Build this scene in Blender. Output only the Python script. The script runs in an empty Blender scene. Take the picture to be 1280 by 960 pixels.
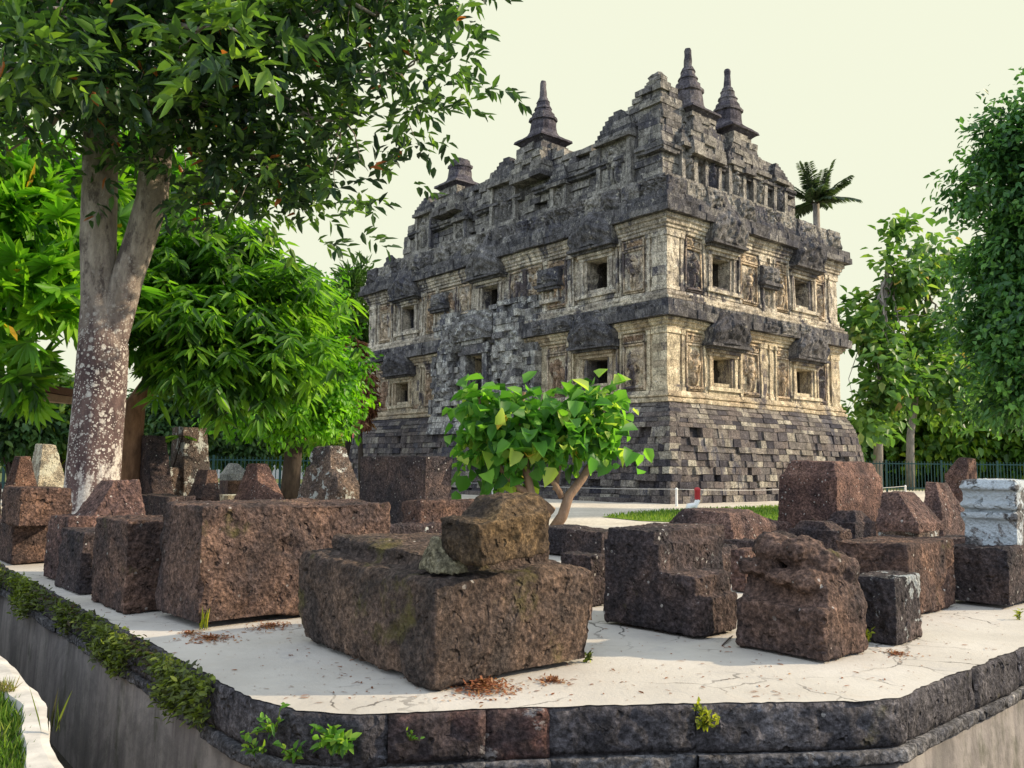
import bpy, bmesh, math, random
import numpy as np
from mathutils import Matrix, Vector, Euler

random.seed(7)
RNG = np.random.default_rng(11)
SC = bpy.context.scene
COL = SC.collection

# ------------------------------------------------------------------ camera
FPX, TILT, ROLL, EYE = 1066.11, 0.0966, 0.0111, 1.0
cam_d = bpy.data.cameras.new('camera')
cam_d.sensor_width = 36.0
cam_d.lens = 36.0 * FPX / 1280.0
cam_d.clip_end = 2000.0
cam_d.clip_start = 0.05
cam = bpy.data.objects.new('camera', cam_d)
COL.objects.link(cam)
cam.matrix_world = (Matrix.Translation((0, 0, EYE)) @ Matrix.Rotation(math.pi / 2 + TILT, 4, 'X')
                    @ Matrix.Rotation(ROLL, 4, 'Z'))
SC.camera = cam

# ------------------------------------------------------------------ sky and sun
SUN_EL = math.radians(27.0)
SUN_DIR = Vector((0.995, 0.06, 0.0)).normalized() * math.cos(SUN_EL) + Vector((0, 0, math.sin(SUN_EL)))
SUN_AZ = math.atan2(SUN_DIR.x, SUN_DIR.y)
W = bpy.data.worlds.new('World')
SC.world = W
W.use_nodes = True
wn, wl = W.node_tree.nodes, W.node_tree.links
wn.clear()
wo = wn.new('ShaderNodeOutputWorld')
sky = wn.new('ShaderNodeTexSky')
sky.sky_type = 'NISHITA'
sky.sun_disc = False
sky.sun_elevation = SUN_EL
sky.sun_rotation = SUN_AZ
sky.air_density = 1.0
sky.dust_density = 2.5
bg1 = wn.new('ShaderNodeBackground')
wl.new(sky.outputs[0], bg1.inputs['Color'])
bg1.inputs['Strength'].default_value = 0.13
bg2 = wn.new('ShaderNodeBackground')          # bright thin overcast, cream, filling the lower sky
bg2.inputs['Color'].default_value = (0.905, 0.93, 0.735, 1)
bg2.inputs['Strength'].default_value = 0.78
tc = wn.new('ShaderNodeTexCoord')
sep = wn.new('ShaderNodeSeparateXYZ')
wl.new(tc.outputs['Generated'], sep.inputs[0])
mr = wn.new('ShaderNodeMapRange')
mr.interpolation_type = 'SMOOTHSTEP'
mr.inputs['From Min'].default_value = -0.1     # the bright veil of cloud fills the north; the brightened fill sky is behind the viewer
mr.inputs['From Max'].default_value = 0.55
mr.inputs['To Min'].default_value = 0.0
mr.inputs['To Max'].default_value = 1.0
wl.new(sep.outputs['Y'], mr.inputs['Value'])
bg3 = wn.new('ShaderNodeBackground')          # unseen sky behind and above the viewer, made brighter and whiter as added fill
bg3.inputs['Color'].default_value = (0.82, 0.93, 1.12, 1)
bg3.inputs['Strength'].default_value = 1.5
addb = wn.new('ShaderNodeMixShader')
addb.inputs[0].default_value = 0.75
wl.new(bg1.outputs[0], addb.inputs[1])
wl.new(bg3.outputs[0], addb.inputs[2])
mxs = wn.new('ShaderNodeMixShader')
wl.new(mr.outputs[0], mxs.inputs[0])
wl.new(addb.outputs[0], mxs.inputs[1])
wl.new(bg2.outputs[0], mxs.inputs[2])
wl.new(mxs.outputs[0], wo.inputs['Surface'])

sun_d = bpy.data.lights.new('sun', 'SUN')
sun_d.energy = 5.0
sun_d.angle = math.radians(1.0)
sun_d.color = (1.0, 0.83, 0.6)
sun = bpy.data.objects.new('sun', sun_d)
COL.objects.link(sun)
sun.rotation_euler = SUN_DIR.to_track_quat('Z', 'Y').to_euler()
sun.location = (20, 0, 20)

SC.view_settings.view_transform = 'Standard'
SC.view_settings.look = 'None'
SC.view_settings.exposure = 0.36
SC.view_settings.gamma = 1.0
SC.view_settings.use_curve_mapping = False

# ------------------------------------------------------------------ helpers
def ray(px, py):
    """direction through a point of the photograph (1280 x 960)"""
    c, s = math.cos(ROLL), math.sin(ROLL)
    X, Y = px - 640.0, py - 480.0
    u, v = X * c + Y * s, -X * s + Y * c
    return np.array([u, FPX * math.cos(TILT) + v * math.sin(TILT), FPX * math.sin(TILT) - v * math.cos(TILT)]) / FPX

def gp(px, py, z=0.05):
    d = ray(px, py)
    k = (z - EYE) / d[2]
    return np.array([d[0] * k, d[1] * k, z])

def at(px, py, depth):
    d = ray(px, py)
    k = depth / d[1]
    return np.array([d[0] * k, depth, EYE + d[2] * k])

def hash3(ix, iy, iz, seed):
    n = (ix * 374761393 + iy * 668265263 + iz * 2147483647 + seed * 1274126177) & 0xFFFFFFFF
    n = ((n ^ (n >> 13)) * 1274126177) & 0xFFFFFFFF
    return ((n ^ (n >> 16)) & 0xFFFF) / 32767.5 - 1.0

def vnoise(P, scale=1.0, seed=0):
    """smooth value noise in -1..1 for an (N,3) array"""
    Q = np.asarray(P, dtype=np.float64) * scale
    I = np.floor(Q).astype(np.int64)
    F = Q - I
    F = F * F * (3 - 2 * F)
    out = 0
    for dx in (0, 1):
        for dy in (0, 1):
            for dz in (0, 1):
                w = (F[:, 0] if dx else 1 - F[:, 0]) * (F[:, 1] if dy else 1 - F[:, 1]) * (F[:, 2] if dz else 1 - F[:, 2])
                out = out + w * hash3(I[:, 0] + dx, I[:, 1] + dy, I[:, 2] + dz, seed)
    return out

def mesh_np(name, V, quads=None, tris=None, polys=None, rnd=None, smooth=False):
    me = bpy.data.meshes.new(name)
    V = np.asarray(V, dtype=np.float32).reshape(-1, 3)
    loops, starts, tot = [], [], 0
    for A, k in ((quads, 4), (tris, 3)):
        if A is not None and len(A):
            A = np.asarray(A, dtype=np.int32).reshape(-1, k)
            loops.append(A.ravel())
            starts.append(tot + np.arange(len(A)) * k)
            tot += A.size
    if polys:
        for p in polys:
            loops.append(np.asarray(p, dtype=np.int32))
            starts.append(np.array([tot]))
            tot += len(p)
    L = np.concatenate(loops).astype(np.int32)
    S = np.concatenate(starts).astype(np.int32)
    me.vertices.add(len(V))
    me.vertices.foreach_set('co', V.ravel())
    me.loops.add(len(L))
    me.loops.foreach_set('vertex_index', L)
    me.polygons.add(len(S))
    me.polygons.foreach_set('loop_start', S)
    if smooth:
        me.polygons.foreach_set('use_smooth', np.ones(len(S), dtype=bool))
    if rnd is not None:
        at_ = me.attributes.new('rnd', 'FLOAT', 'FACE')
        at_.data.foreach_set('value', np.asarray(rnd, dtype=np.float32))
    me.update(calc_edges=True)
    me.validate()
    return me

class MB:
    """collects boxes, grids and tubes and links them as one mesh object"""
    def __init__(self):
        self.v, self.f, self.r = [], [], []
    def hexa(self, c8, rnd=None, skip=()):
        """8 corners: bottom ring 0-3 counter-clockwise, top ring 4-7"""
        n = len(self.v)
        self.v += [tuple(p) for p in c8]
        rnd = random.random() if rnd is None else rnd
        for k, q in enumerate(((0, 3, 2, 1), (4, 5, 6, 7), (0, 1, 5, 4), (1, 2, 6, 5), (2, 3, 7, 6), (3, 0, 4, 7))):
            if k in skip:
                continue
            self.f.append(tuple(n + i for i in q))
            self.r.append(rnd)
    def box(self, x0, x1, y0, y1, z0, z1, rnd=None):
        self.hexa([(x0, y0, z0), (x1, y0, z0), (x1, y1, z0), (x0, y1, z0),
                   (x0, y0, z1), (x1, y0, z1), (x1, y1, z1), (x0, y1, z1)], rnd)
    def poly(self, pts, rnd=None):
        n = len(self.v)
        self.v += [tuple(p) for p in pts]
        self.f.append(tuple(range(n, n + len(pts))))
        self.r.append(random.random() if rnd is None else rnd)
    def grid(self, G, rnd=None):
        """G: (n,m,3) array"""
        n0 = len(self.v)
        h, w = G.shape[:2]
        self.v += [tuple(p) for p in G.reshape(-1, 3)]
        rnd = random.random() if rnd is None else rnd
        for i in range(h - 1):
            for j in range(w - 1):
                a = n0 + i * w + j
                self.f.append((a, a + 1, a + w + 1, a + w))
                self.r.append(rnd)
    def tube(self, pts, rads, seg=8, rnd=None, wob=0.0, cap=True):
        n0 = len(self.v)
        pts = [Vector(p) for p in pts]
        rnd = random.random() if rnd is None else rnd
        up = Vector((0.3, 0.9, 0.1)).normalized()
        for i, p in enumerate(pts):
            t = (pts[min(i + 1, len(pts) - 1)] - pts[max(i - 1, 0)]).normalized()
            s = t.cross(up)
            if s.length < 0.05:
                s = t.cross(Vector((1, 0, 0)))
            s.normalize()
            q = s.cross(t).normalized()
            for k in range(seg):
                a = 2 * math.pi * k / seg
                rr = rads[i] * (1 + wob * random.uniform(-1, 1))
                self.v.append(tuple(p + (s * math.cos(a) + q * math.sin(a)) * rr))
        for i in range(len(pts) - 1):
            for k in range(seg):
                a, b = n0 + i * seg + k, n0 + i * seg + (k + 1) % seg
                self.f.append((a, b, b + seg, a + seg))
                self.r.append(rnd)
        if cap:
            self.f.append(tuple(n0 + k for k in range(seg))[::-1])
            self.r.append(rnd)
            self.f.append(tuple(n0 + (len(pts) - 1) * seg + k for k in range(seg)))
            self.r.append(rnd)
    def lathe(self, cx, cy, prof, seg=20, rnd=None, square=0.0, jit=0.0, rot=0.0):
        """profile of (radius, z); square 0..1 blends a circle into a square"""
        n0 = len(self.v)
        for i, (r, z) in enumerate(prof):
            for k in range(seg):
                a = 2 * math.pi * k / seg + math.pi / 4
                sq = 1.0 / max(abs(math.cos(a)), abs(math.sin(a)))
                rr = r * (1 + (sq - 1) * (square[i] if hasattr(square, '__len__') else square)) + random.uniform(-jit, jit)
                self.v.append((cx + rr * math.cos(a + rot), cy + rr * math.sin(a + rot), z + random.uniform(-jit, jit) * .5))
        for i in range(len(prof) - 1):
            rn = random.random() if rnd is None else rnd
            for k in range(seg):
                a, b = n0 + i * seg + k, n0 + i * seg + (k + 1) % seg
                self.f.append((a, b, b + seg, a + seg))
                self.r.append(rn)
        self.f.append(tuple(n0 + (len(prof) - 1) * seg + k for k in range(seg)))
        self.r.append(0.5)
    def build(self, name, mat, parent=None, smooth=False):
        me = bpy.data.meshes.new(name)
        me.from_pydata(self.v, [], self.f)
        a = me.attributes.new('rnd', 'FLOAT', 'FACE')
        a.data.foreach_set('value', np.asarray(self.r, dtype=np.float32))
        if smooth:
            me.polygons.foreach_set('use_smooth', np.ones(len(me.polygons), dtype=bool))
        me.update()
        return link(name, me, mat, parent)

def link(name, me, mat, parent=None):
    o = bpy.data.objects.new(name, me)
    COL.objects.link(o)
    if mat:
        me.materials.append(mat)
    if parent:
        o.parent = parent
    return o

def tag(o, label=None, cat=None, group=None, kind=None):
    if label:
        o['label'] = label
    if cat:
        o['category'] = cat
    if group:
        o['group'] = group
    if kind:
        o['kind'] = kind
    return o

def empty(name, loc, rz=0.0):
    o = bpy.data.objects.new(name, None)
    COL.objects.link(o)
    o.location = loc
    o.rotation_euler = (0, 0, rz)
    o.empty_display_size = 0.3
    return o

# ------------------------------------------------------------------ materials
class NT:
    def __init__(self, name, rough=0.9, spec=0.2):
        self.m = bpy.data.materials.new(name)
        self.m.use_nodes = True
        self.n = self.m.node_tree.nodes
        self.l = self.m.node_tree.links
        self.b = self.n['Principled BSDF']
        self.b.inputs['Roughness'].default_value = rough
        self.b.inputs['Specular IOR Level'].default_value = spec
        self.tc = self.n.new('ShaderNodeTexCoord')
    def set(self, sock, v):
        if hasattr(v, 'is_linked') or hasattr(v, 'links'):
            self.l.new(v, sock)
        else:
            sock.default_value = v
    def vec(self, scale=(1, 1, 1), obj=True, off=None):
        mp = self.n.new('ShaderNodeMapping')
        mp.inputs['Scale'].default_value = scale
        self.l.new(self.tc.outputs['Object'], mp.inputs['Vector'])
        if off is not None:
            self.l.new(off, mp.inputs['Location'])
        return mp.outputs[0]
    def noise(self, vec, scale, detail=4, rough=0.6, dist=0.0):
        t = self.n.new('ShaderNodeTexNoise')
        self.l.new(vec, t.inputs['Vector'])
        t.inputs['Scale'].default_value = scale
        t.inputs['Detail'].default_value = detail
        t.inputs['Roughness'].default_value = rough
        t.inputs['Distortion'].default_value = dist
        return t.outputs['Fac']
    def voro(self, vec, scale, feature='F1', out='Distance', rand=1.0):
        t = self.n.new('ShaderNodeTexVoronoi')
        t.feature = feature
        self.l.new(vec, t.inputs['Vector'])
        t.inputs['Scale'].default_value = scale
        t.inputs['Randomness'].default_value = rand
        return t.outputs[out]
    def ramp(self, fac, stops, interp='LINEAR'):
        r = self.n.new('ShaderNodeValToRGB')
        r.color_ramp.interpolation = interp
        e = r.color_ramp.elements
        while len(e) < len(stops):
            e.new(0.5)
        for i, (p, c) in enumerate(stops):
            e[i].position = p
            e[i].color = (c[0], c[1], c[2], 1) if hasattr(c, '__len__') else (c, c, c, 1)
        self.l.new(fac, r.inputs[0])
        return r.outputs[0]
    def mix(self, fac, a, b, mode='MIX'):
        x = self.n.new('ShaderNodeMix')
        x.data_type = 'RGBA'
        x.blend_type = mode
        for s, v in ((x.inputs[0], fac), (x.inputs[6], a), (x.inputs[7], b)):
            if hasattr(v, 'links'):
                self.l.new(v, s)
            elif hasattr(v, '__len__'):
                s.default_value = (v[0], v[1], v[2], 1)
            else:
                s.default_value = v
        return x.outputs[2]
    def math(self, op, a, b=0.0, clamp=False):
        x = self.n.new('ShaderNodeMath')
        x.operation = op
        x.use_clamp = clamp
        self.set(x.inputs[0], a)
        self.set(x.inputs[1], b)
        return x.outputs[0]
    def rng(self, v, a, b, c=0.0, d=1.0):
        x = self.n.new('ShaderNodeMapRange')
        x.inputs['From Min'].default_value = a
        x.inputs['From Max'].default_value = b
        x.inputs['To Min'].default_value = c
        x.inputs['To Max'].default_value = d
        self.l.new(v, x.inputs['Value'])
        return x.outputs[0]
    def attr(self, name='rnd'):
        a = self.n.new('ShaderNodeAttribute')
        a.attribute_name = name
        return a.outputs['Fac']
    def objrand(self):
        return self.n.new('ShaderNodeObjectInfo').outputs['Random']
    def nz(self):
        g = self.n.new('ShaderNodeNewGeometry')
        s = self.n.new('ShaderNodeSeparateXYZ')
        self.l.new(g.outputs['Normal'], s.inputs[0])
        return s.outputs['Z']
    def color(self, c):
        self.set(self.b.inputs['Base Color'], c if hasattr(c, 'links') else (c[0], c[1], c[2], 1))
    def bump(self, h, strength=0.5, dist=0.02):
        b = self.n.new('ShaderNodeBump')
        b.inputs['Strength'].default_value = strength
        b.inputs['Distance'].default_value = dist
        self.l.new(h, b.inputs['Height'])
        self.l.new(b.outputs[0], self.b.inputs['Normal'])

def temple_stone(name, cols, dark=(0.03, 0.03, 0.038), dark_amt=0.5, pale=(0.5, 0.46, 0.36), pale_amt=0.3, bumpd=0.05, mott=0.8, scale=1.0):
    """andesite blocks: a tone per block from the attribute, mottled with black crust and pale lichen, streaks"""
    t = NT(name, 0.95, 0.12)
    v = t.vec()
    r = t.attr()
    n = len(cols)
    base = t.ramp(r, [(i / (n - 1), c) for i, c in enumerate(cols)])
    n1 = t.noise(t.vec((1, 1, 0.75)), 4.2 * scale, 9, 0.76, 0.25)
    base = t.mix(1.0, base, t.ramp(n1, [(0.34, 1 - 0.92 * mott), (0.44, 1 - 0.45 * mott), (0.52, 1.0), (0.64, 1 + 0.6 * mott)]), 'MULTIPLY')
    vs = t.vec((1.0, 1.0, 0.4))
    n2 = t.noise(vs, 1.0 * scale, 8, 0.72, 0.4)
    n2b = t.math('ADD', n2, t.math('MULTIPLY', t.math('SUBTRACT', r, 0.5), 0.16))
    lo = 0.66 - 0.28 * dark_amt
    base = t.mix(t.rng(n2b, lo, lo + 0.08, 0.0, 0.88), base, t.mix(n1, dark, (dark[0] * 3, dark[1] * 3, dark[2] * 3)))
    st = t.noise(t.vec((1, 1, 0.12)), 5.5 * scale, 6, 0.7)
    base = t.mix(t.rng(st, 0.57, 0.64, 0.0, 0.62 * min(1.0, mott + .1)), base, dark)
    n3 = t.noise(t.vec(), 3.2 * scale, 9, 0.78)
    base = t.mix(t.rng(n3, 0.66 - 0.2 * pale_amt, 0.71 - 0.2 * pale_amt, 0.0, 0.85), base, pale)
    n4 = t.noise(v, 24.0 * scale, 4, 0.75)
    base = t.mix(1.0, base, t.ramp(n4, [(0.34, 0.3), (0.5, 1.0), (0.66, 1.5)]), 'MULTIPLY')
    t.color(base)
    h = t.math('ADD', t.math('MULTIPLY', n1, 1.0), t.math('MULTIPLY', n4, 0.5))
    t.bump(h, 0.9, bumpd)
    return t.m

M = {}
M['plinth_block'] = temple_stone('plinth_block', [(0.04, 0.038, 0.046), (0.09, 0.08, 0.08), (0.15, 0.125, 0.11), (0.11, 0.1, 0.095), (0.2, 0.175, 0.145), (0.36, 0.33, 0.26)], dark_amt=0.25, pale=(0.4, 0.38, 0.31), pale_amt=0.12, mott=0.6)
M['tan_wall'] = temple_stone('tan_wall', [(0.36, 0.285, 0.19), (0.48, 0.395, 0.265), (0.58, 0.495, 0.34), (0.4, 0.325, 0.22)], dark=(0.04, 0.036, 0.042), dark_amt=0.36, pale=(0.64, 0.58, 0.45), pale_amt=0.4, bumpd=0.06, mott=0.65)
M['upper_wall'] = temple_stone('upper_wall', [(0.26, 0.225, 0.18), (0.43, 0.37, 0.28), (0.56, 0.49, 0.37), (0.33, 0.285, 0.225)], dark=(0.028, 0.027, 0.034), dark_amt=0.44, pale=(0.62, 0.57, 0.46), pale_amt=0.55, bumpd=0.07, mott=0.8)
M['relief_stone'] = temple_stone('relief_stone', [(0.28, 0.19, 0.125), (0.43, 0.325, 0.21), (0.54, 0.44, 0.31)], dark=(0.03, 0.026, 0.032), dark_amt=0.42, pale=(0.54, 0.48, 0.38), pale_amt=0.4, bumpd=0.07, mott=0.85)
M['dark_cornice'] = temple_stone('dark_cornice', [(0.07, 0.067, 0.07), (0.13, 0.122, 0.118), (0.23, 0.215, 0.19)], dark=(0.024, 0.024, 0.03), dark_amt=0.42, pale=(0.38, 0.35, 0.29), pale_amt=0.36, bumpd=0.08, mott=0.85)
M['roof_stone'] = temple_stone('roof_stone', [(0.1, 0.093, 0.092), (0.2, 0.184, 0.16), (0.32, 0.295, 0.245), (0.15, 0.138, 0.128)], dark=(0.033, 0.032, 0.038), dark_amt=0.34, pale=(0.46, 0.43, 0.36), pale_amt=0.38, bumpd=0.08, mott=0.85)
M['spire_stone'] = temple_stone('spire_stone', [(0.06, 0.053, 0.062), (0.1, 0.09, 0.096), (0.14, 0.125, 0.122)], dark=(0.035, 0.032, 0.04), dark_amt=0.3, pale=(0.26, 0.24, 0.22), pale_amt=0.2, bumpd=0.05, mott=0.7)
M['bay_stone'] = temple_stone('bay_stone', [(0.09, 0.088, 0.092), (0.26, 0.245, 0.22), (0.46, 0.435, 0.37), (0.16, 0.15, 0.145)], dark=(0.035, 0.035, 0.042), dark_amt=0.34, pale=(0.56, 0.55, 0.49), pale_amt=0.55, bumpd=0.08, mott=0.85)
M['inside'] = temple_stone('inside', [(0.07, 0.06, 0.05), (0.1, 0.085, 0.065)], dark_amt=0.4)  # darkened stone: the shade deep in the openings is put into its colour

def rock_mat(name, c_dark, c_mid, c_lite, lichen=0.1, lichen_c=(0.55, 0.57, 0.52), moss=0.3, moss_c=(0.10, 0.095, 0.03), spots=0.3, plaster=0.0):
    t = NT(name, 0.93, 0.2)
    comb = t.n.new('ShaderNodeCombineXYZ')
    t.l.new(t.math('MULTIPLY', t.objrand(), 40.0), comb.inputs[0])
    v = t.vec(off=comb.outputs[0])
    big = t.noise(v, 2.6, 5, 0.6, 0.3)
    base = t.ramp(big, [(0.3, c_dark), (0.5, c_mid), (0.72, c_lite)])
    crust = t.noise(v, 1.5, 7, 0.7, 0.6)
    base = t.mix(t.rng(crust, 0.5, 0.62, 0, 0.75), base, c_dark)
    base = t.mix(t.rng(t.noise(v, 2.1, 8, 0.74, 0.3), 0.58, 0.7, 0, 0.5), base, (c_lite[0] * 1.25, c_lite[1] * 1.3, c_lite[2] * 1.35))
    own = t.objrand()
    base = t.mix(t.math('MULTIPLY', own, 0.16), base, t.mix(big, (c_mid[1] * .8, c_mid[1] * .8, c_mid[1] * .82), (c_lite[1] * 1.25, c_lite[1] * 1.2, c_lite[1] * 1.1)))
    fib = t.noise(v, 38.0, 6, 0.75)
    base = t.mix(0.9, base, t.ramp(fib, [(0.33, 0.12), (0.5, 0.9), (0.66, 2.2)]), 'MULTIPLY')
    mid = t.noise(v, 11.0, 6, 0.7)
    base = t.mix(0.7, base, t.ramp(mid, [(0.3, 0.45), (0.52, 1.0), (0.72, 1.5)]), 'MULTIPLY')
    if moss > 0:
        mm = t.noise(v, 3.2, 6, 0.65)
        base = t.mix(t.rng(mm, 0.72 - 0.3 * moss, 0.84 - 0.3 * moss, 0.0, 0.75), base, t.mix(fib, (moss_c[0] * .35, moss_c[1] * .35, moss_c[2] * .3), (moss_c[0] * 1.7, moss_c[1] * 1.6, moss_c[2] * 1.4)))
    if spots > 0:                                   # small crustose lichen dots
        sp = t.math('ADD', t.voro(v, 16.0), t.math('MULTIPLY', t.math('SUBTRACT', mid, 0.5), 0.9))
        sn = t.noise(v, 4.0, 3)
        sm = t.math('MULTIPLY', t.math('LESS_THAN', sp, 0.12), t.rng(sn, 0.62 - 0.3 * spots, 0.72 - 0.3 * spots))
        base = t.mix(t.math('MULTIPLY', sm, 0.7), base, (0.48, 0.45, 0.40))
    if lichen > 0:
        ln = t.noise(v, 3.6, 9, 0.72, 0.3)
        base = t.mix(t.rng(ln, 0.72 - 0.34 * lichen, 0.745 - 0.34 * lichen, 0.0, 0.9), base, t.mix(mid, (lichen_c[0] * .6, lichen_c[1] * .6, lichen_c[2] * .6), lichen_c))
    t.color(base)
    h = t.math('ADD', t.math('MULTIPLY', mid, 0.7), t.math('MULTIPLY', fib, 0.6))
    h = t.math('ADD', h, t.math('MULTIPLY', t.voro(v, 46.0), 0.35))
    h = t.math('SUBTRACT', h, t.math('MULTIPLY', t.rng(t.noise(v, 15.0, 2, 0.5), 0.62, 0.75), 1.6))
    t.bump(h, 1.0, 0.03)
    return t.m

M['rock_brown'] = rock_mat('rock_brown', (0.036, 0.026, 0.025), (0.098, 0.058, 0.043), (0.185, 0.105, 0.068), lichen=0.0, moss=0.3, spots=0.35)
M['rock_moss'] = rock_mat('rock_moss', (0.034, 0.026, 0.022), (0.09, 0.057, 0.04), (0.17, 0.103, 0.062), lichen=0.0, moss=0.55, moss_c=(0.11, 0.1, 0.03), spots=0.15)
M['rock_fibre'] = rock_mat('rock_fibre', (0.034, 0.025, 0.02), (0.085, 0.054, 0.028), (0.18, 0.11, 0.042), lichen=0.0, moss=0.3, moss_c=(0.11, 0.075, 0.022), spots=0.0)
M['rock_red'] = rock_mat('rock_red', (0.05, 0.032, 0.03), (0.12, 0.068, 0.053), (0.22, 0.125, 0.09), lichen=0.05, moss=0.15, spots=0.6)
M['rock_dark'] = rock_mat('rock_dark', (0.024, 0.021, 0.024), (0.058, 0.041, 0.038), (0.12, 0.077, 0.06), lichen=0.15, moss=0.2, spots=0.5)
M['rock_lichen'] = rock_mat('rock_lichen', (0.05, 0.042, 0.04), (0.12, 0.085, 0.065), (0.2, 0.14, 0.1), lichen=0.5, moss=0.25, spots=0.8)
M['rock_rosette'] = rock_mat('rock_rosette', (0.024, 0.022, 0.025), (0.055, 0.044, 0.042), (0.12, 0.085, 0.07), lichen=0.52, lichen_c=(0.42, 0.44, 0.42), moss=0.15, spots=0.2)
M['rock_cream'] = rock_mat('rock_cream', (0.1, 0.085, 0.06), (0.3, 0.25, 0.17), (0.46, 0.41, 0.29), lichen=0.6, lichen_c=(0.6, 0.57, 0.43), moss=0.2, spots=0.8)
M['rock_grey'] = rock_mat('rock_grey', (0.1, 0.1, 0.08), (0.2, 0.19, 0.15), (0.3, 0.28, 0.22), lichen=0.3, moss=0.35, moss_c=(0.1, 0.12, 0.05), spots=0.7)
M['rock_plaster'] = rock_mat('rock_plaster', (0.06, 0.055, 0.055), (0.16, 0.15, 0.14), (0.3, 0.28, 0.26), lichen=0.78, lichen_c=(0.6, 0.65, 0.66), moss=0.1, spots=0.2)
M['rock_small'] = rock_mat('rock_small', (0.12, 0.1, 0.055), (0.22, 0.19, 0.1), (0.34, 0.29, 0.16), lichen=0.2, lichen_c=(0.42, 0.38, 0.25), moss=0.4, moss_c=(0.13, 0.13, 0.045), spots=0.3)

def leaf_mat(name, stops, trans=0.5, rough=0.45, spec=0.35):
    t = NT(name, rough, spec)
    c = t.ramp(t.attr(), stops)
    t.color(c)
    tr = t.n.new('ShaderNodeBsdfTranslucent')
    t.l.new(t.mix(1.0, c, (1.7, 1.9, 0.8), 'MULTIPLY'), tr.inputs['Color'])
    mx = t.n.new('ShaderNodeMixShader')
    mx.inputs[0].default_value = trans
    t.l.new(t.b.outputs[0], mx.inputs[1])
    t.l.new(tr.outputs[0], mx.inputs[2])
    t.l.new(mx.outputs[0], t.n['Material Output'].inputs['Surface'])
    return t.m

M['leaf_near'] = leaf_mat('leaf_near', [(0, (0.02, 0.042, 0.026)), (0.4, (0.04, 0.085, 0.03)), (0.75, (0.1, 0.19, 0.035)), (0.98, (0.22, 0.34, 0.045)), (1, (0.3, 0.09, 0.03))], 0.38)
M['leaf_mango'] = leaf_mat('leaf_mango', [(0, (0.018, 0.05, 0.01)), (0.5, (0.075, 0.19, 0.018)), (1, (0.2, 0.36, 0.03))], 0.45)
M['leaf_bright'] = leaf_mat('leaf_bright', [(0, (0.03, 0.09, 0.012)), (0.5, (0.11, 0.28, 0.018)), (0.93, (0.25, 0.44, 0.025)), (1, (0.4, 0.24, 0.03))], 0.45)
M['leaf_round'] = leaf_mat('leaf_round', [(0, (0.025, 0.08, 0.008)), (0.5, (0.09, 0.25, 0.012)), (1, (0.2, 0.42, 0.018))], 0.45)
M['leaf_sapling'] = leaf_mat('leaf_sapling', [(0, (0.03, 0.09, 0.02)), (0.45, (0.085, 0.235, 0.035)), (0.8, (0.19, 0.38, 0.05)), (0.95, (0.4, 0.48, 0.09)), (1, (0.55, 0.36, 0.07))], 0.45, 0.5, 0.3)
M['leaf_teak'] = leaf_mat('leaf_teak', [(0, (0.035, 0.08, 0.025)), (0.5, (0.1, 0.2, 0.045)), (0.9, (0.22, 0.32, 0.07)), (1, (0.32, 0.22, 0.07))], 0.4)
M['leaf_blue'] = leaf_mat('leaf_blue', [(0, (0.025, 0.07, 0.03)), (0.5, (0.065, 0.165, 0.05)), (1, (0.16, 0.32, 0.07))], 0.35)
M['leaf_bush'] = leaf_mat('leaf_bush', [(0, (0.03, 0.07, 0.015)), (0.5, (0.1, 0.2, 0.025)), (0.85, (0.24, 0.34, 0.035)), (1, (0.4, 0.44, 0.05))], 0.4)
M['leaf_far'] = leaf_mat('leaf_far', [(0, (0.02, 0.05, 0.022)), (0.6, (0.06, 0.13, 0.035)), (1, (0.14, 0.22, 0.05))], 0.3)
M['leaf_conifer'] = leaf_mat('leaf_conifer', [(0, (0.02, 0.05, 0.015)), (1, (0.08, 0.16, 0.03))], 0.3)
M['leaf_palm'] = leaf_mat('leaf_palm', [(0, (0.025, 0.045, 0.03)), (1, (0.085, 0.12, 0.065))], 0.3)
M['leaf_dry'] = leaf_mat('leaf_dry', [(0, (0.14, 0.05, 0.025)), (0.6, (0.26, 0.1, 0.05)), (1, (0.36, 0.2, 0.1))], 0.2, 0.8, 0.1)
M['dry_straw'] = leaf_mat('dry_straw', [(0, (0.2, 0.16, 0.06)), (0.6, (0.36, 0.3, 0.13)), (1, (0.2, 0.26, 0.06))], 0.3, 0.8, 0.1)
M['leaf_reddish'] = leaf_mat('leaf_reddish', [(0, (0.12, 0.05, 0.035)), (0.6, (0.22, 0.1, 0.06)), (1, (0.3, 0.18, 0.09))], 0.3, 0.8, 0.1)
M['grass_blade'] = leaf_mat('grass_blade', [(0, (0.05, 0.11, 0.015)), (0.6, (0.13, 0.22, 0.025)), (1, (0.26, 0.3, 0.06))], 0.4, 0.6)
M['fern'] = leaf_mat('fern', [(0, (0.06, 0.035, 0.02)), (0.2, (0.04, 0.055, 0.015)), (0.55, (0.11, 0.14, 0.022)), (0.85, (0.22, 0.27, 0.03)), (1, (0.34, 0.36, 0.06))], 0.3, 0.6)
M['fern_fresh'] = leaf_mat('fern_fresh', [(0, (0.04, 0.11, 0.015)), (0.6, (0.11, 0.25, 0.02)), (1, (0.24, 0.34, 0.03))], 0.4, 0.6)
M['leaf_yellow'] = leaf_mat('leaf_yellow', [(0, (0.1, 0.12, 0.01)), (0.6, (0.3, 0.32, 0.02)), (1, (0.45, 0.42, 0.03))], 0.4, 0.6)

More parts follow.
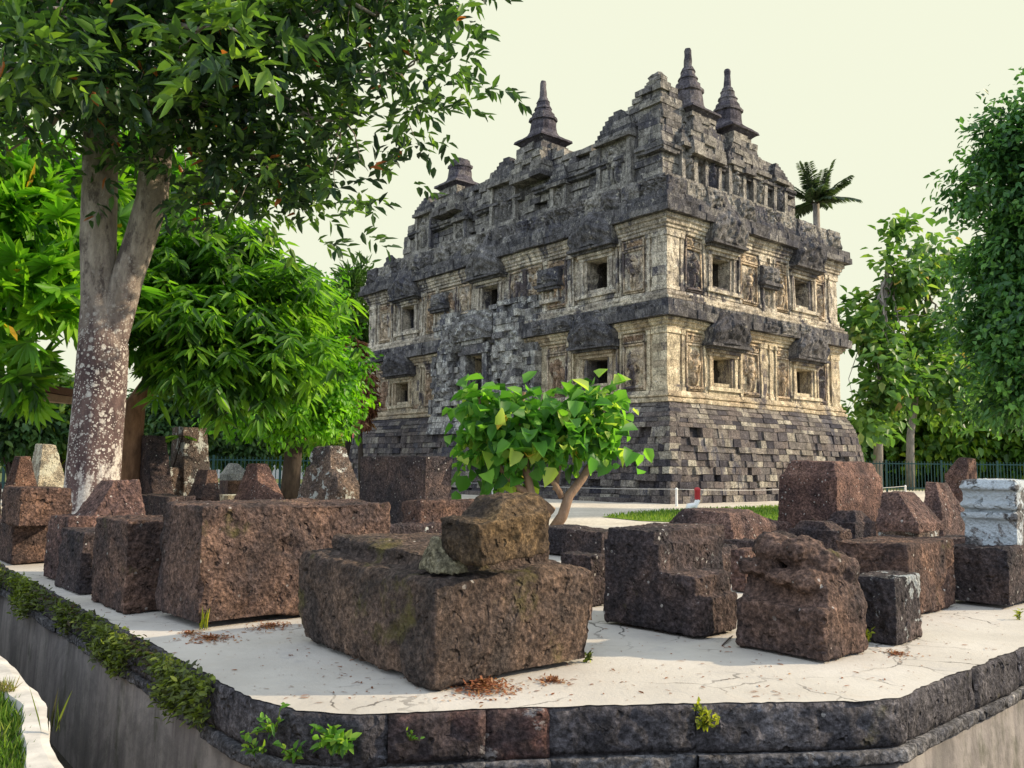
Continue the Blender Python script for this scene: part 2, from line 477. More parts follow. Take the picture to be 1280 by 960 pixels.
def bark_mat(name, c1, c2, spots=0.5, patch=0.3, spot_c=(0.6, 0.56, 0.5)):
    t = NT(name, 0.95, 0.1)
    v = t.vec()
    n1 = t.noise(t.vec((1, 1, 0.35)), 7, 7, 0.7)
    base = t.ramp(n1, [(0.3, c1), (0.7, c2)])
    if patch > 0:
        n2 = t.noise(t.vec((1, 1, 0.6)), 2.2, 8, 0.7, 0.4)
        base = t.mix(t.rng(n2, 0.66 - 0.3 * patch, 0.72 - 0.3 * patch, 0, 0.85), base, t.ramp(t.noise(v, 30, 4), [(0.3, 0.3), (0.6, spot_c)]))
    if spots > 0:
        d = t.math('LESS_THAN', t.math('ADD', t.voro(v, 13.0), t.math('MULTIPLY', t.noise(v, 30, 3), 0.2)), 0.22 + 0.2 * spots)
        k = t.rng(t.noise(v, 2.5, 3), 0.35, 0.5)
        base = t.mix(t.math('MULTIPLY', d, k), base, spot_c)
    t.color(base)
    t.bump(t.math('ADD', n1, t.math('MULTIPLY', t.noise(v, 35, 4), 0.5)), 0.9, 0.03)
    return t.m

def spotted_bark():
    """purple brown bark with blotched cream lichen low down, turning grey-tan with dark moss streaks higher up"""
    t = NT('bark_spotted', 0.95, 0.1)
    v = t.vec()
    n1 = t.noise(t.vec((1, 1, 0.3)), 8, 8, 0.72)
    fine = t.noise(v, 34, 5, 0.75)
    low = t.ramp(n1, [(0.3, (0.045, 0.03, 0.034)), (0.7, (0.17, 0.115, 0.1))])
    high = t.ramp(n1, [(0.28, (0.14, 0.115, 0.095)), (0.5, (0.32, 0.27, 0.215)), (0.72, (0.52, 0.45, 0.36))])
    sz = t.n.new('ShaderNodeSeparateXYZ'); t.l.new(t.tc.outputs['Object'], sz.inputs[0])
    blot = t.noise(t.vec((1, 1, 0.5)), 2.4, 7, 0.72)
    zz = t.math('ADD', sz.outputs['Z'], t.math('MULTIPLY', t.math('SUBTRACT', blot, 0.5), 4.0))
    base = t.mix(t.rng(zz, 2.3, 3.6), low, high)
    moss = t.noise(t.vec((1, 1, 0.45), off=None), 3.4, 7, 0.72)
    base = t.mix(t.rng(moss, 0.55, 0.62, 0, 0.75), base, (0.06, 0.045, 0.042))
    cream = t.ramp(fine, [(0.3, (0.24, 0.2, 0.17)), (0.5, (0.52, 0.48, 0.42)), (0.7, (0.7, 0.66, 0.58))])
    foot = t.math('ADD', blot, t.rng(sz.outputs['Z'], 0.0, 2.4, 0.16, -0.08))
    base = t.mix(t.rng(foot, 0.55, 0.6, 0, 0.9), base, cream)
    warp = t.math('MULTIPLY', t.math('SUBTRACT', t.noise(v, 17, 5, 0.7), 0.5), 0.7)
    keep = t.rng(zz, 3.4, 2.4)
    for sc, r0 in ((7.0, 0.25), (15.0, 0.3), (32.0, 0.32)):
        d = t.math('ADD', t.voro(v, sc), warp)
        k = t.rng(t.noise(v, sc * .16, 4), 0.38, 0.5)
        base = t.mix(t.math('MULTIPLY', t.math('MULTIPLY', t.rng(d, r0, r0 - .07), k), keep), base, cream)
    t.color(base)
    t.bump(t.math('ADD', n1, t.math('MULTIPLY', fine, 0.6)), 1.0, 0.035)
    return t.m
M['bark_spotted'] = spotted_bark()
M['bark_upper'] = M['bark_spotted']
M['bark_brown'] = bark_mat('bark_brown', (0.09, 0.05, 0.03), (0.28, 0.16, 0.09), 0.0, 0.0)
M['bark_dark'] = bark_mat('bark_dark', (0.03, 0.025, 0.02), (0.09, 0.07, 0.055), 0.0, 0.0)
M['bark_grey'] = bark_mat('bark_grey', (0.16, 0.14, 0.12), (0.36, 0.32, 0.27), 0.0, 0.0)
M['bark_sapling'] = bark_mat('bark_sapling', (0.16, 0.1, 0.065), (0.32, 0.22, 0.15), 0.0, 0.1)

def plain(name, c, rough=0.7, var=0.25, scale=8.0, bump=0.3, dist=0.01, metal=0.0):
    t = NT(name, rough, 0.3)
    v = t.vec()
    n = t.noise(v, scale, 6, 0.65)
    t.color(t.mix(1.0, c, t.ramp(n, [(0.25, 1 - var), (0.75, 1 + var)]), 'MULTIPLY'))
    t.b.inputs['Metallic'].default_value = metal
    t.bump(n, bump, dist)
    return t.m

M['lip_concrete'] = plain('lip_concrete', (0.46, 0.43, 0.38), 0.9, 0.35, 6.0, 0.5, 0.01)
M['fence_green'] = plain('fence_green', (0.012, 0.05, 0.045), 0.5)
M['red_tile'] = plain('red_tile', (0.2, 0.045, 0.04), 0.8, 0.3)
M['white_wall'] = plain('white_wall', (0.5, 0.48, 0.44), 0.9)
M['brown_roof'] = plain('brown_roof', (0.13, 0.06, 0.04), 0.8)
M['timber'] = plain('timber', (0.3, 0.2, 0.13), 0.8)
M['orange_wall'] = plain('orange_wall', (0.36, 0.2, 0.1), 0.85, 0.12)
M['dark_glass'] = plain('dark_glass', (0.02, 0.02, 0.022), 0.3)
M['grey_wall'] = plain('grey_wall', (0.09, 0.085, 0.09), 0.9)
M['white_paint'] = plain('white_paint', (0.75, 0.73, 0.68), 0.6, 0.08)
M['red_paint'] = plain('red_paint', (0.42, 0.03, 0.035), 0.5, 0.1)
M['rope'] = plain('rope', (0.5, 0.48, 0.44), 0.8)
M['twig'] = plain('twig', (0.06, 0.045, 0.035), 0.9)

def platform_mat():
    t = NT('pale_concrete', 0.85, 0.25)
    v = t.vec()
    n1 = t.noise(v, 1.3, 6, 0.6)
    base = t.ramp(n1, [(0.25, (0.34, 0.31, 0.265)), (0.5, (0.45, 0.415, 0.355)), (0.75, (0.53, 0.495, 0.435))])
    n2 = t.noise(v, 9.0, 7, 0.72)
    base = t.mix(t.rng(n2, 0.52, 0.7, 0, 0.5), base, (0.45, 0.4, 0.33))
    ns = t.noise(v, 3.1, 8, 0.75, 0.5)
    base = t.mix(t.rng(ns, 0.56, 0.66, 0, 0.45), base, (0.34, 0.32, 0.3))
    base = t.mix(t.rng(ns, 0.42, 0.33, 0, 0.3), base, (0.4, 0.33, 0.25))
    n3 = t.noise(v, 60.0, 3, 0.7)
    base = t.mix(t.rng(n3, 0.66, 0.75, 0, 0.5), base, (0.28, 0.24, 0.2))
    # thin cracks: warped voronoi edges, only here and there
    warp = t.n.new('ShaderNodeMix'); warp.data_type = 'VECTOR'
    warp.inputs[0].default_value = 0.16
    nz = t.n.new('ShaderNodeTexNoise'); nz.inputs['Scale'].default_value = 5.0; nz.inputs['Detail'].default_value = 6
    t.l.new(v, nz.inputs['Vector'])
    t.l.new(v, warp.inputs[4]); t.l.new(nz.outputs['Color'], warp.inputs[5])
    ed = t.voro(warp.outputs[1], 2.6, 'DISTANCE_TO_EDGE')
    where = t.rng(t.noise(v, 1.1, 3), 0.5, 0.6)
    cr = t.math('MULTIPLY', t.math('LESS_THAN', ed, 0.011), where)
    base = t.mix(t.math('MULTIPLY', cr, 0.85), base, (0.07, 0.06, 0.05))
    t.color(base)
    t.bump(t.math('SUBTRACT', t.math('ADD', n2, t.math('MULTIPLY', n3, .4)), t.math('MULTIPLY', cr, 1.0)), 0.5, 0.012)
    return t.m
M['pale_concrete'] = platform_mat()

def wall_concrete():
    t = NT('wall_concrete', 0.9, 0.25)
    vs = t.vec((1.6, 1.6, 0.22))
    n1 = t.noise(vs, 5.0, 7, 0.68)
    base = t.ramp(n1, [(0.28, (0.14, 0.125, 0.12)), (0.5, (0.27, 0.245, 0.225)), (0.75, (0.4, 0.365, 0.32))])
    n2 = t.noise(t.vec(), 14, 6, 0.7)
    pt = t.noise(t.vec(), 1.7, 8, 0.74, 0.5)
    base = t.mix(t.rng(pt, 0.48, 0.6, 0, 0.55), base, (0.11, 0.105, 0.095))
    base = t.mix(t.rng(pt, 0.4, 0.3, 0, 0.45), base, (0.4, 0.38, 0.34))
    al = t.noise(t.vec((1, 1, .5)), 3.0, 7, 0.72)
    base = t.mix(t.rng(al, 0.57, 0.66, 0, 0.6), base, (0.05, 0.058, 0.03))
    base = t.mix(t.rng(n2, 0.55, 0.75, 0, 0.5), base, (0.09, 0.08, 0.075))
    t.color(base)
    t.bump(n2, 0.5, 0.012)
    return t.m
M['wall_concrete'] = wall_concrete()
M['kerb_stone'] = rock_mat('kerb_stone', (0.035, 0.032, 0.036), (0.075, 0.068, 0.07), (0.15, 0.135, 0.13), lichen=0.32, lichen_c=(0.22, 0.22, 0.24), moss=0.3, moss_c=(0.09, 0.085, 0.025), spots=0.1)
M['kerb_brick'] = rock_mat('kerb_brick', (0.035, 0.03, 0.032), (0.07, 0.045, 0.04), (0.13, 0.06, 0.045), lichen=0.36, lichen_c=(0.3, 0.27, 0.25), moss=0.2, spots=0.2)

def ground_mat(name, stops, scale=2.0, bump=0.5):
    t = NT(name, 0.95, 0.1)
    v = t.vec()
    n = t.noise(v, scale, 8, 0.7)
    n2 = t.noise(v, scale * 20, 4, 0.7)
    t.color(t.mix(0.5, t.ramp(n, stops), t.ramp(n2, [(0.3, 0.5), (0.7, 1.5)]), 'MULTIPLY'))
    t.bump(n2, bump, 0.03)
    return t.m
M['ledge_stone'] = rock_mat('ledge_stone', (0.05, 0.05, 0.054), (0.11, 0.105, 0.105), (0.2, 0.19, 0.18), lichen=0.25, lichen_c=(0.3, 0.3, 0.3), moss=0.3, moss_c=(0.09, 0.085, 0.03), spots=0.2)
M['ground'] = ground_mat('ground', [(0.3, (0.06, 0.09, 0.025)), (0.6, (0.12, 0.13, 0.05)), (0.8, (0.2, 0.17, 0.1))], 0.3)
M['yard'] = ground_mat('yard', [(0.3, (0.4, 0.35, 0.28)), (0.55, (0.52, 0.47, 0.38)), (0.8, (0.6, 0.55, 0.46))], 0.7, 0.2)
M['grass_sheet'] = ground_mat('grass_sheet', [(0.3, (0.08, 0.14, 0.02)), (0.7, (0.18, 0.26, 0.03))], 2.0)
M['mud'] = ground_mat('mud', [(0.3, (0.03, 0.028, 0.025)), (0.7, (0.09, 0.08, 0.06))], 2.0)
# ------------------------------------------------------------------ setting: ground, yard, platform, ditch
def sheet(name, pts, z, mat, kind='structure'):
    mb = MB()
    mb.poly([(x, y, z) for x, y in pts])
    return tag(mb.build(name, mat), kind=kind)

PZ = 0.05
LD = Vector((-0.70, 0.714))                   # direction of the platform's left rim
RD = Vector((0.737, 0.676))                   # direction of the right rim
EL = gp(355, 889); ER = gp(1118, 873)
rim = []
pl_far = Vector((EL[0], EL[1])) + LD * 13.5
pr_far = Vector((ER[0], ER[1])) + RD * 14.0
ctrl = [pl_far, Vector((-4.72, 8.03)), Vector(gp(180, 800)[:2]), Vector(gp(262, 846)[:2]), Vector(gp(318, 873)[:2]), Vector(gp(370, 888)[:2]), Vector(gp(450, 893)[:2]),
        Vector(gp(640, 884)[:2]), Vector(gp(870, 879)[:2]), Vector(gp(1060, 876)[:2]), Vector(gp(1120, 872)[:2]), Vector(gp(1165, 853)[:2]), Vector(gp(1280, 808)[:2]), pr_far]
for i in range(len(ctrl) - 1):
    n = max(1, int((ctrl[i + 1] - ctrl[i]).length / 0.05))
    for k in range(n):
        rim.append(ctrl[i].lerp(ctrl[i + 1], k / n))
rim.append(ctrl[-1])
RIMN = []
for i in range(len(rim)):
    t = (rim[min(i + 1, len(rim) - 1)] - rim[max(i - 1, 0)]).normalized()
    RIMN.append(Vector((t.y, -t.x)))          # points away from the platform
fine_p, fine_n = [], []
for i in range(len(rim) - 1):
    for q in range(3):
        fine_p.append(rim[i].lerp(rim[i + 1], q / 3)); fine_n.append(RIMN[i].lerp(RIMN[i + 1], q / 3))
fine_p.append(rim[-1]); fine_n.append(RIMN[-1])
fp = np.array([(p.x, p.y, 0) for p in fine_p])
rr = vnoise(fp, 9.0, 3) * 0.012 + vnoise(fp, 2.5, 5) * 0.012 + vnoise(fp, 28.0, 6) * 0.009 - .004
edge = [p + n * float(k) for p, n, k in zip(fine_p, fine_n, rr)]
back_y = 14.2
mb = MB()
mb.poly([(p.x, p.y, PZ) for p in edge] + [(pr_far.x, back_y, PZ), (pl_far.x, back_y, PZ)])
tag(mb.build('platform_paving', M['pale_concrete']), kind='structure')

# the ground has the ditch cut out of it: a ring of big sheets around the platform and its ditch
DITCH = 0.70
def smooth_n(i, w=22):
    a = Vector((0, 0))
    for k in range(max(0, i - w), min(len(rim), i + w + 1)):
        a += RIMN[k]
    return a.normalized()
OUTN = [smooth_n(i) for i in range(len(rim))]
outer = [p + n * (DITCH + .5 * min(1, max(0, (n.x + .66) / .5))) for p, n in zip(rim, OUTN)]
mb = MB()
far = 900
o0, o1 = outer[0], outer[-1]
mb.poly([(p.x, p.y, 0.0) for p in outer] + [(40, 13.0, 0), (far, -60, 0), (far, -far, 0), (-far, -far, 0), (-far, -60, 0), (-40, 13.0, 0)])
mb.poly([(-far, -60, 0), (-40, 13, 0), (o0.x, o0.y, 0), (pl_far.x, pl_far.y, 0), (pl_far.x, back_y, 0), (0, back_y, 0), (0, far, 0), (-far, far, 0)])
mb.poly([(0, far, 0), (0, back_y, 0), (pr_far.x, back_y, 0), (pr_far.x, pr_far.y, 0), (o1.x, o1.y, 0), (40, 13, 0), (far, -60, 0), (far, far, 0)])
tag(mb.build('ground', M['ground']), kind='structure')
mb = MB()
for i in range(0, len(rim) - 1):
    a, b = rim[i], rim[i + 1]
    c, d = outer[i], outer[i + 1]
    mb.poly([(a.x, a.y, -0.95), (b.x, b.y, -0.95), (d.x, d.y, -0.95), (c.x, c.y, -0.95)], .5)
tag(mb.build('ditch_bed', M['mud']), kind='structure')
sheet('paved_yard', [(-14, 14.25), (24, 14.25), (30, 24), (24, 44), (-16, 44), (-20, 26)], 0.012, M['yard'])
# a thin strip of lawn before the temple
gl = [gp(752, 646, .02), gp(800, 651, .02), gp(900, 655, .02), gp(1010, 668, .02), gp(1120, 676, .02), gp(1150, 640, .02), gp(985, 633, .02), gp(880, 637, .02), gp(800, 641, .02)]
sheet('lawn', [(p[0], p[1]) for p in gl], 0.022, M['grass_sheet'])

# ------------------------------------------------------------------ retaining wall of the platform
wall = empty('retaining_wall', (0.0, 3.45, -0.95))
tag(wall, 'low retaining wall below the pale platform, dark mossy stone course over grey concrete', 'retaining wall')
WL = Matrix.Translation((0, -3.45, 0.95))
def rel(o, root=wall):
    """keep world coordinates for a mesh parented under an unrotated empty"""
    o.data.transform(Matrix.Translation(-Vector(root.location)))
    return o
# stone course: separate rough stones following the rim
course_top, course_bot = PZ - 0.006, -0.145
lens = []
s = 0.0
i = 0
stones_c, stones_b = [], []
while i < len(rim) - 3:
    n = random.randint(9, 24)
    j = min(i + n, len(rim) - 1)
    for cut in (-.5, -.12, .14):
        for q in range(i + 2, j):
            if rim[q].y < 3.7 and rim[q - 1].x < cut <= rim[q].x:
                j = q
                break
    stones_c.append((i, j))
    i = j
grid_z = np.linspace(course_top, course_bot, 9)
def course_mesh(i, j, seed, depth_out, ztop, zbot, rough):
    nz = 10
    zs = np.linspace(ztop, zbot, nz)
    sub = 3
    P, N = [], []
    for k in range(i, j):
        for q in range(sub):
            P.append(rim[k].lerp(rim[k + 1], q / sub)); N.append(RIMN[k].lerp(RIMN[k + 1], q / sub))
    P.append(rim[j]); N.append(RIMN[j])
    m = len(P)
    G = np.zeros((nz + 2, m, 3))
    edge_k = np.minimum(np.arange(m), np.arange(m)[::-1])
    for c in range(m):
        endin = max(0, 1 - edge_k[c] / 1.1) * 0.011
        for r_, z in enumerate(zs):
            rin = max(0, 1 - r_ / 1.2) * 0.007 + max(0, 1 - (nz - 1 - r_) / 1.2) * 0.01
            off = depth_out - endin - rin
            G[r_ + 1, c] = (P[c].x + N[c].x * off, P[c].y + N[c].y * off, z)
        G[0, c] = (P[c].x - N[c].x * .1, P[c].y - N[c].y * .1, ztop - 0.002)
        G[nz + 1, c] = (P[c].x - N[c].x * .08, P[c].y - N[c].y * .08, zbot)
    flat = G[1:nz + 1].reshape(-1, 3)
    d = (vnoise(flat, 9, seed) * .6 + vnoise(flat, 24, seed + 1) * .4) * rough
    nn = np.array([(N[c].x, N[c].y, 0.15) for _ in range(nz) for c in range(m)])
    G[1:nz + 1] = (flat + nn * d[:, None]).reshape(nz, m, 3)
    return G
cs, cb, cl = MB(), MB(), MB()
for q, (i, j) in enumerate(stones_c):
    mid = rim[(i + j) // 2]
    brick = -0.5 < mid.x < 0.14 and mid.y < 3.7
    G = course_mesh(i, j, q, random.uniform(0.012, 0.028), course_top, course_bot + random.uniform(-.012, .012), 0.02)
    (cb if brick else cs).grid(G)
    G = course_mesh(i, j, q + 500, random.uniform(0.02, 0.045), course_bot - 0.004, course_bot - 0.06, 0.022)
    cl.grid(G)
rel(cs.build('stone_course', M['kerb_stone'], wall, smooth=True))
rel(cb.build('brick_course', M['kerb_brick'], wall, smooth=True))
rel(cl.build('ledge', M['ledge_stone'], wall, smooth=True))
mb = MB()
G = np.zeros((2, len(rim), 3))
for k, (p, n) in enumerate(zip(rim, RIMN)):
    G[0, k] = (p.x - n.x * .012, p.y - n.y * .012, course_top - .002)
    G[1, k] = (p.x - n.x * .012, p.y - n.y * .012, course_bot - .07)
mb.grid(G)
rel(mb.build('joint_filling', M['kerb_stone'], wall))
mb = MB()
G = np.zeros((2, len(rim), 3))
for k, (p, n) in enumerate(zip(rim, RIMN)):
    G[0, k] = (p.x - n.x * .015, p.y - n.y * .015, course_bot - 0.04)
    G[1, k] = (p.x + n.x * .01, p.y + n.y * .01, -0.95)
mb.grid(G)
rel(mb.build('concrete_face', M['wall_concrete'], wall, smooth=True))

# far bank of the ditch: white concrete lip with its own wall
lip = empty('ditch_lip', (outer[len(outer) // 2].x, outer[len(outer) // 2].y, -0.95))
tag(lip, 'white concrete coping along the near bank of the ditch, beside the grass', 'coping')
jag = vnoise(np.array([(p.x, p.y, 0) for p in outer]), 7.0, 9) * 0.011
G = np.zeros((5, len(outer), 3))
for k, (p, n) in enumerate(zip(outer, OUTN)):
    a = float(jag[k])
    for r_, (d, z) in enumerate(((-0.03 + a, -0.06), (-0.03 + a, 0.055), (0.0 + a, 0.062), (0.06 - a, 0.062), (0.075 - a, -0.02))):
        G[r_, k] = (p.x + n.x * d, p.y + n.y * d, z)
mb = MB(); mb.grid(G)
rel(mb.build('coping', M['lip_concrete'], lip), lip)
G = np.zeros((2, len(outer), 3))
for k, (p, n) in enumerate(zip(outer, OUTN)):
    G[0, k] = (p.x - n.x * .002, p.y - n.y * .002, -0.05)
    G[1, k] = (p.x - n.x * .02, p.y - n.y * .02, -0.95)
mb = MB(); mb.grid(G)
rel(mb.build('bank_wall', M['wall_concrete'], lip, smooth=True), lip)

# ------------------------------------------------------------------ the temple
TX, TY, YAW = 4.5564, 24.9092, 0.8744
LW, LL = 9.54, 17.0                            # right face (x) and left face (y)
temple = empty('stone_temple', (TX, TY, 0.0), math.atan2(math.cos(YAW), math.sin(YAW)))
tag(temple, 'large weathered stone temple with carved walls, small windows and bell spires on its roof', 'temple')

def FP(face, s, d, z):
    if face == 'L':
        return (-d, s, z)
    if face == 'R':
        return (s, -d, z)
    if face == 'B':
        return (LW + d, s, z)
    return (s, LL + d, z)
FLEN = {'L': LL, 'R': LW, 'B': LL, 'N': LW}

def fbox(mb, face, s0, s1, d0, d1, z0, z1, rnd=None, tin=0.0, tdn=0.0):
    """box on a face; tin shrinks the top front edge inward"""
    mb.hexa([FP(face, s0, d0, z0), FP(face, s1, d0, z0), FP(face, s1, d1, z0), FP(face, s0, d1, z0),
             FP(face, s0, d0, z1), FP(face, s1, d0, z1), FP(face, s1, d1 - tin, z1), FP(face, s0, d1 - tin, z1)], rnd)

def blocks(mb, face, s0, s1, z0, z1, dfun, jit=0.015, course=0.27, lmin=0.3, lmax=0.75, holes=(), top=None, miss=0.0, thick=0.3, tone=None, gap=0.006):
    z = z0
    while z < z1 - 0.03:
        h = min(course * random.uniform(0.85, 1.15), z1 - z)
        if z1 - (z + h) < 0.1:
            h = z1 - z
        zm = z + h / 2
        free = [(s0(zm) if callable(s0) else s0, s1(zm) if callable(s1) else s1)]
        for (a, b, c, d) in holes:
            if c - 0.05 < zm < d + 0.02:
                nf = []
                for (p, q) in free:
                    if b <= p or a >= q:
                        nf.append((p, q))
                    else:
                        if a > p + .02: nf.append((p, a))
                        if b < q - .02: nf.append((b, q))
                free = nf
        for (p, q) in free:
            s = p
            first = random.uniform(0.4, 1.0)
            while s < q - 0.01:
                l = random.uniform(lmin, lmax) * first
                first = 1
                e = s + l
                if q - e < lmin * .6:
                    e = q
                sm = (s + e) / 2
                if top is None or zm < top(sm):
                    dj = random.uniform(-jit, jit)
                    rn = random.random()
                    if miss and random.random() < miss:
                        dj -= random.uniform(0.08, 0.2)
                        rn *= 0.3  # sunken blocks also darkened: shade of the hole put into their tone
                    if tone is not None:
                        rn = min(1, max(0, tone(sm, zm) + (rn - 0.5) * 0.6))
                    db, dt = dfun(z), dfun(z + h)
                    g = gap
                    mb.hexa([FP(face, s + g, db - thick, z + g), FP(face, e - g, db - thick, z + g), FP(face, e - g, db + dj, z + g), FP(face, s + g, db + dj, z + g),
                             FP(face, s + g, dt - thick, z + h - g), FP(face, e - g, dt - thick, z + h - g), FP(face, e - g, dt + dj, z + h - g), FP(face, s + g, dt + dj, z + h - g)], rn)
                s = e
        z += h

def mould(mb, prof, faces='LRBN', seg=0.7, jit=0.012, ranges=None, back=0.3, drop=0.0):
    """sweep a profile of (d, z) round the building in separate worn blocks"""
    for face in faces:
        L = FLEN[face]
        for (r0, r1) in (ranges or {}).get(face, [(None, None)]):
            a0 = 0.0 if r0 is None else r0
            a1 = L if r1 is None else r1
            cuts = [a0]
            while cuts[-1] < a1 - seg * 0.6:
                cuts.append(cuts[-1] + seg * random.uniform(0.6, 1.3))
            cuts[-1] = a1
            if len(cuts) == 1:
                cuts = [a0, a1]
            for i in range(len(cuts) - 1):
                if drop and random.random() < drop and 0 < i < len(cuts) - 2:
                    continue
                j, jz = random.uniform(-jit, jit), random.uniform(-jit, jit) * .5
                rn = random.random()
                n0 = len(mb.v)
                pr = list(prof) + [(prof[-1][0] * 0 - back, prof[-1][1]), (-back, prof[0][1])]
                ring = []
                for end in (0, 1):
                    s = cuts[i + end]
                    for k, (d, z) in enumerate(pr):
                        dd = d + j if k < len(prof) else d
                        ss = s
                        if end == 0 and i == 0 and r0 is None:
                            ss = -dd
                        if end == 1 and i == len(cuts) - 2 and r1 is None:
                            ss = L + dd
                        mb.v.append(FP(face, ss, dd, z + jz))
                m = len(pr)
                for k in range(m):
                    k2 = (k + 1) % m
                    mb.f.append((n0 + k, n0 + k2, n0 + m + k2, n0 + m + k)); mb.r.append(rn)
                mb.f.append(tuple(n0 + k for k in range(m))); mb.r.append(rn)
                mb.f.append(tuple(n0 + m + k for k in range(m))[::-1]); mb.r.append(rn)

# --- heightfields for carving
def blob(U, V, cu, cv, ru, rv, h, p=2.0):
    q = ((U - cu) / ru) ** 2 + ((V - cv) / rv) ** 2
    return h * np.sqrt(np.clip(1 - q, 0, None))
def carve(kind, w, h, seed, res=0.045):
    nu, nv = max(6, int(w / res)), max(6, int(h / res))
    u = np.linspace(0, w, nu); v = np.linspace(0, h, nv)
    U, V = np.meshgrid(u, v)
    pts = np.stack([U.ravel(), V.ravel(), np.full(U.size, seed * 3.7)], 1)
    nz = (vnoise(pts, 5, seed) * .6 + vnoise(pts, 11, seed + 1) * .5).reshape(U.shape)
    r = random.Random(seed)
    H = np.zeros_like(U)
    cx = w / 2
    if kind == 'figure':
        lean = r.uniform(-.08, .08) * w
        sc = min(w / 0.8, 1.25)
        bh = h * 0.86
        y0 = h * 0.05
        H = np.maximum(H, blob(U, V, cx + lean, y0 + bh * .86, .22 * sc, bh * .15, .04))             # halo
        H = np.maximum(H, blob(U, V, cx + lean, y0 + bh * .86, .10 * sc, bh * .075, .11))            # head
        H = np.maximum(H, blob(U, V, cx + lean, y0 + bh * .95, .07 * sc, bh * .07, .09))             # crown
        H = np.maximum(H, blob(U, V, cx + lean * .5, y0 + bh * .66, .17 * sc, bh * .15, .11))        # chest
        H = np.maximum(H, blob(U, V, cx - lean, y0 + bh * .48, .16 * sc, bh * .12, .11))             # hips
        for k in (-1, 1):
            H = np.maximum(H, blob(U, V, cx + k * .08 * sc - lean * .6, y0 + bh * .24, .075 * sc, bh * .26, .09))
            H = np.maximum(H, blob(U, V, cx + k * .22 * sc, y0 + bh * r.uniform(.55, .66), .05 * sc, bh * .15, .07))
            H = np.maximum(H, blob(U, V, cx + k * .3 * sc, y0 + bh * r.uniform(.3, .8), .07 * sc, bh * .2, .05))
        H = H + np.where(H < .03, .02 * nz, .012 * nz)
        H = np.maximum(H, np.where(V < h * .05, .07, 0))
    elif kind == 'floral':
        for k in range(int(6 + 10 * w * h)):
            a, b, q = r.uniform(0.05, w - .05), r.uniform(.05, h - .05), r.uniform(.06, .16)
            D = np.hypot(U - a, V - b)
            H = np.maximum(H, np.where(D < q, .05 * (0.6 + .4 * np.cos(D / q * 9.4)), 0))
        H = H + .02 * nz
    elif kind == 'kala':
        H = H + .1 + .0 * U
        H += blob(U, V, cx, h * .55, w * .22, h * .42, .12)
        for k in (-1, 1):
            H += blob(U, V, cx + k * w * .1, h * .62, w * .06, h * .12, .07)
            H += blob(U, V, cx + k * w * .3, h * .45, w * .13, h * .35, .07)
            H += blob(U, V, cx + k * w * .42, h * .25, w * .07, h * .2, .08)
        H += .05 * nz + .02 * np.sin(V / h * 22 + np.abs(U - cx) * 9)
    elif kind == 'rough':
        H = .12 * nz + .06 * vnoise(pts, 22, seed + 5).reshape(U.shape)
    return U, V, H
def relief(mb, face, s0, s1, z0, z1, d0, kind, seed, gain=1.0, sink=0.05):
    U, V, H = carve(kind, s1 - s0, z1 - z0, seed)
    n, m = U.shape
    G = np.zeros((n + 2, m + 2, 3))
    for i in range(n + 2):
        for j in range(m + 2):
            ii, jj = min(max(i - 1, 0), n - 1), min(max(j - 1, 0), m - 1)
            rimv = i in (0, n + 1) or j in (0, m + 1)
            d = d0 + (-sink if rimv else H[ii, jj] * gain)
            G[i, j] = FP(face, s0 + U[ii, jj], d, z0 + V[ii, jj])
    mb.grid(G)

# --- plinth
def plinth_d(z):
    pts = [(0.0, .76), (1.4, .62), (2.15, .5), (2.4, .46), (2.62, .38), (2.8, .28), (2.95, .2), (3.2, .16)]
    for (z0, d0), (z1, d1) in zip(pts, pts[1:]):
        if z <= z1:
            return d0 + (d1 - d0) * (z - z0) / (z1 - z0)
    return .16
mb = MB()
for face in 'LRBN':
    L = FLEN[face]
    e0 = lambda z: -plinth_d(z)
    e1 = lambda z, L=L: L + plinth_d(z)
    far_side = face in 'BN'
    blocks(mb, face, e0, e1, 0.0, 2.2, plinth_d, 0.05, 0.215, 0.22, 0.62, miss=0.09 if not far_side else 0, thick=0.45)
    blocks(mb, face, e0, e1, 2.2, 3.0, plinth_d, 0.018, 0.16, 0.35, 0.8, thick=0.45)
mb.build('plinth', M['plinth_block'], temple)
mb = MB()
for (z, d) in ((0.0, .5), (0.8, .45), (1.6, .3), (2.3, .05)):
    mb.box(-d, LW + d, -d, LL + d, z, z + .85 if z < 2 else 3.02, .2)
mb.build('plinth_core', M['dark_cornice'], temple)

# --- walls with window openings
WIN_L = [2.82, 8.42, 13.95]
WIN_R = [2.62, 7.3]
uw = lambda s: (s - .46, s + .46, 6.72, 7.68)
lw = lambda s: (s - .46, s + .46, 3.66, 4.46)
DOOR = (8.3, 9.32, 3.2, 5.12)
hol = {('L', 0): [lw(WIN_L[0]), lw(WIN_L[2] + .35), DOOR], ('L', 1): [uw(WIN_L[0]), uw(WIN_L[1]), uw(WIN_L[2])],
       ('R', 0): [lw(s) for s in WIN_R], ('R', 1): [uw(s) for s in WIN_R], ('B', 0): [], ('B', 1): [], ('N', 0): [], ('N', 1): []}
lowm, upm, core = MB(), MB(), MB()
for face in 'LRBN':
    L = FLEN[face]
    blocks(lowm, face, 0, L, 3.05, 5.46, lambda z: 0.0, 0.014, 0.25, 0.3, 0.75, holes=hol[(face, 0)], thick=0.5, gap=.003)
    blocks(upm, face, 0, L, 6.2, 8.3, lambda z: 0.0, 0.018, 0.25, 0.3, 0.75, holes=hol[(face, 1)], thick=0.5, gap=.003)
lowm.build('lower_wall', M['tan_wall'], temple)
upm.build('upper_wall', M['upper_wall'], temple)
core.box(1.9, LW - 1.9, 1.9, LL - 1.9, 3.0, 8.6, .2)
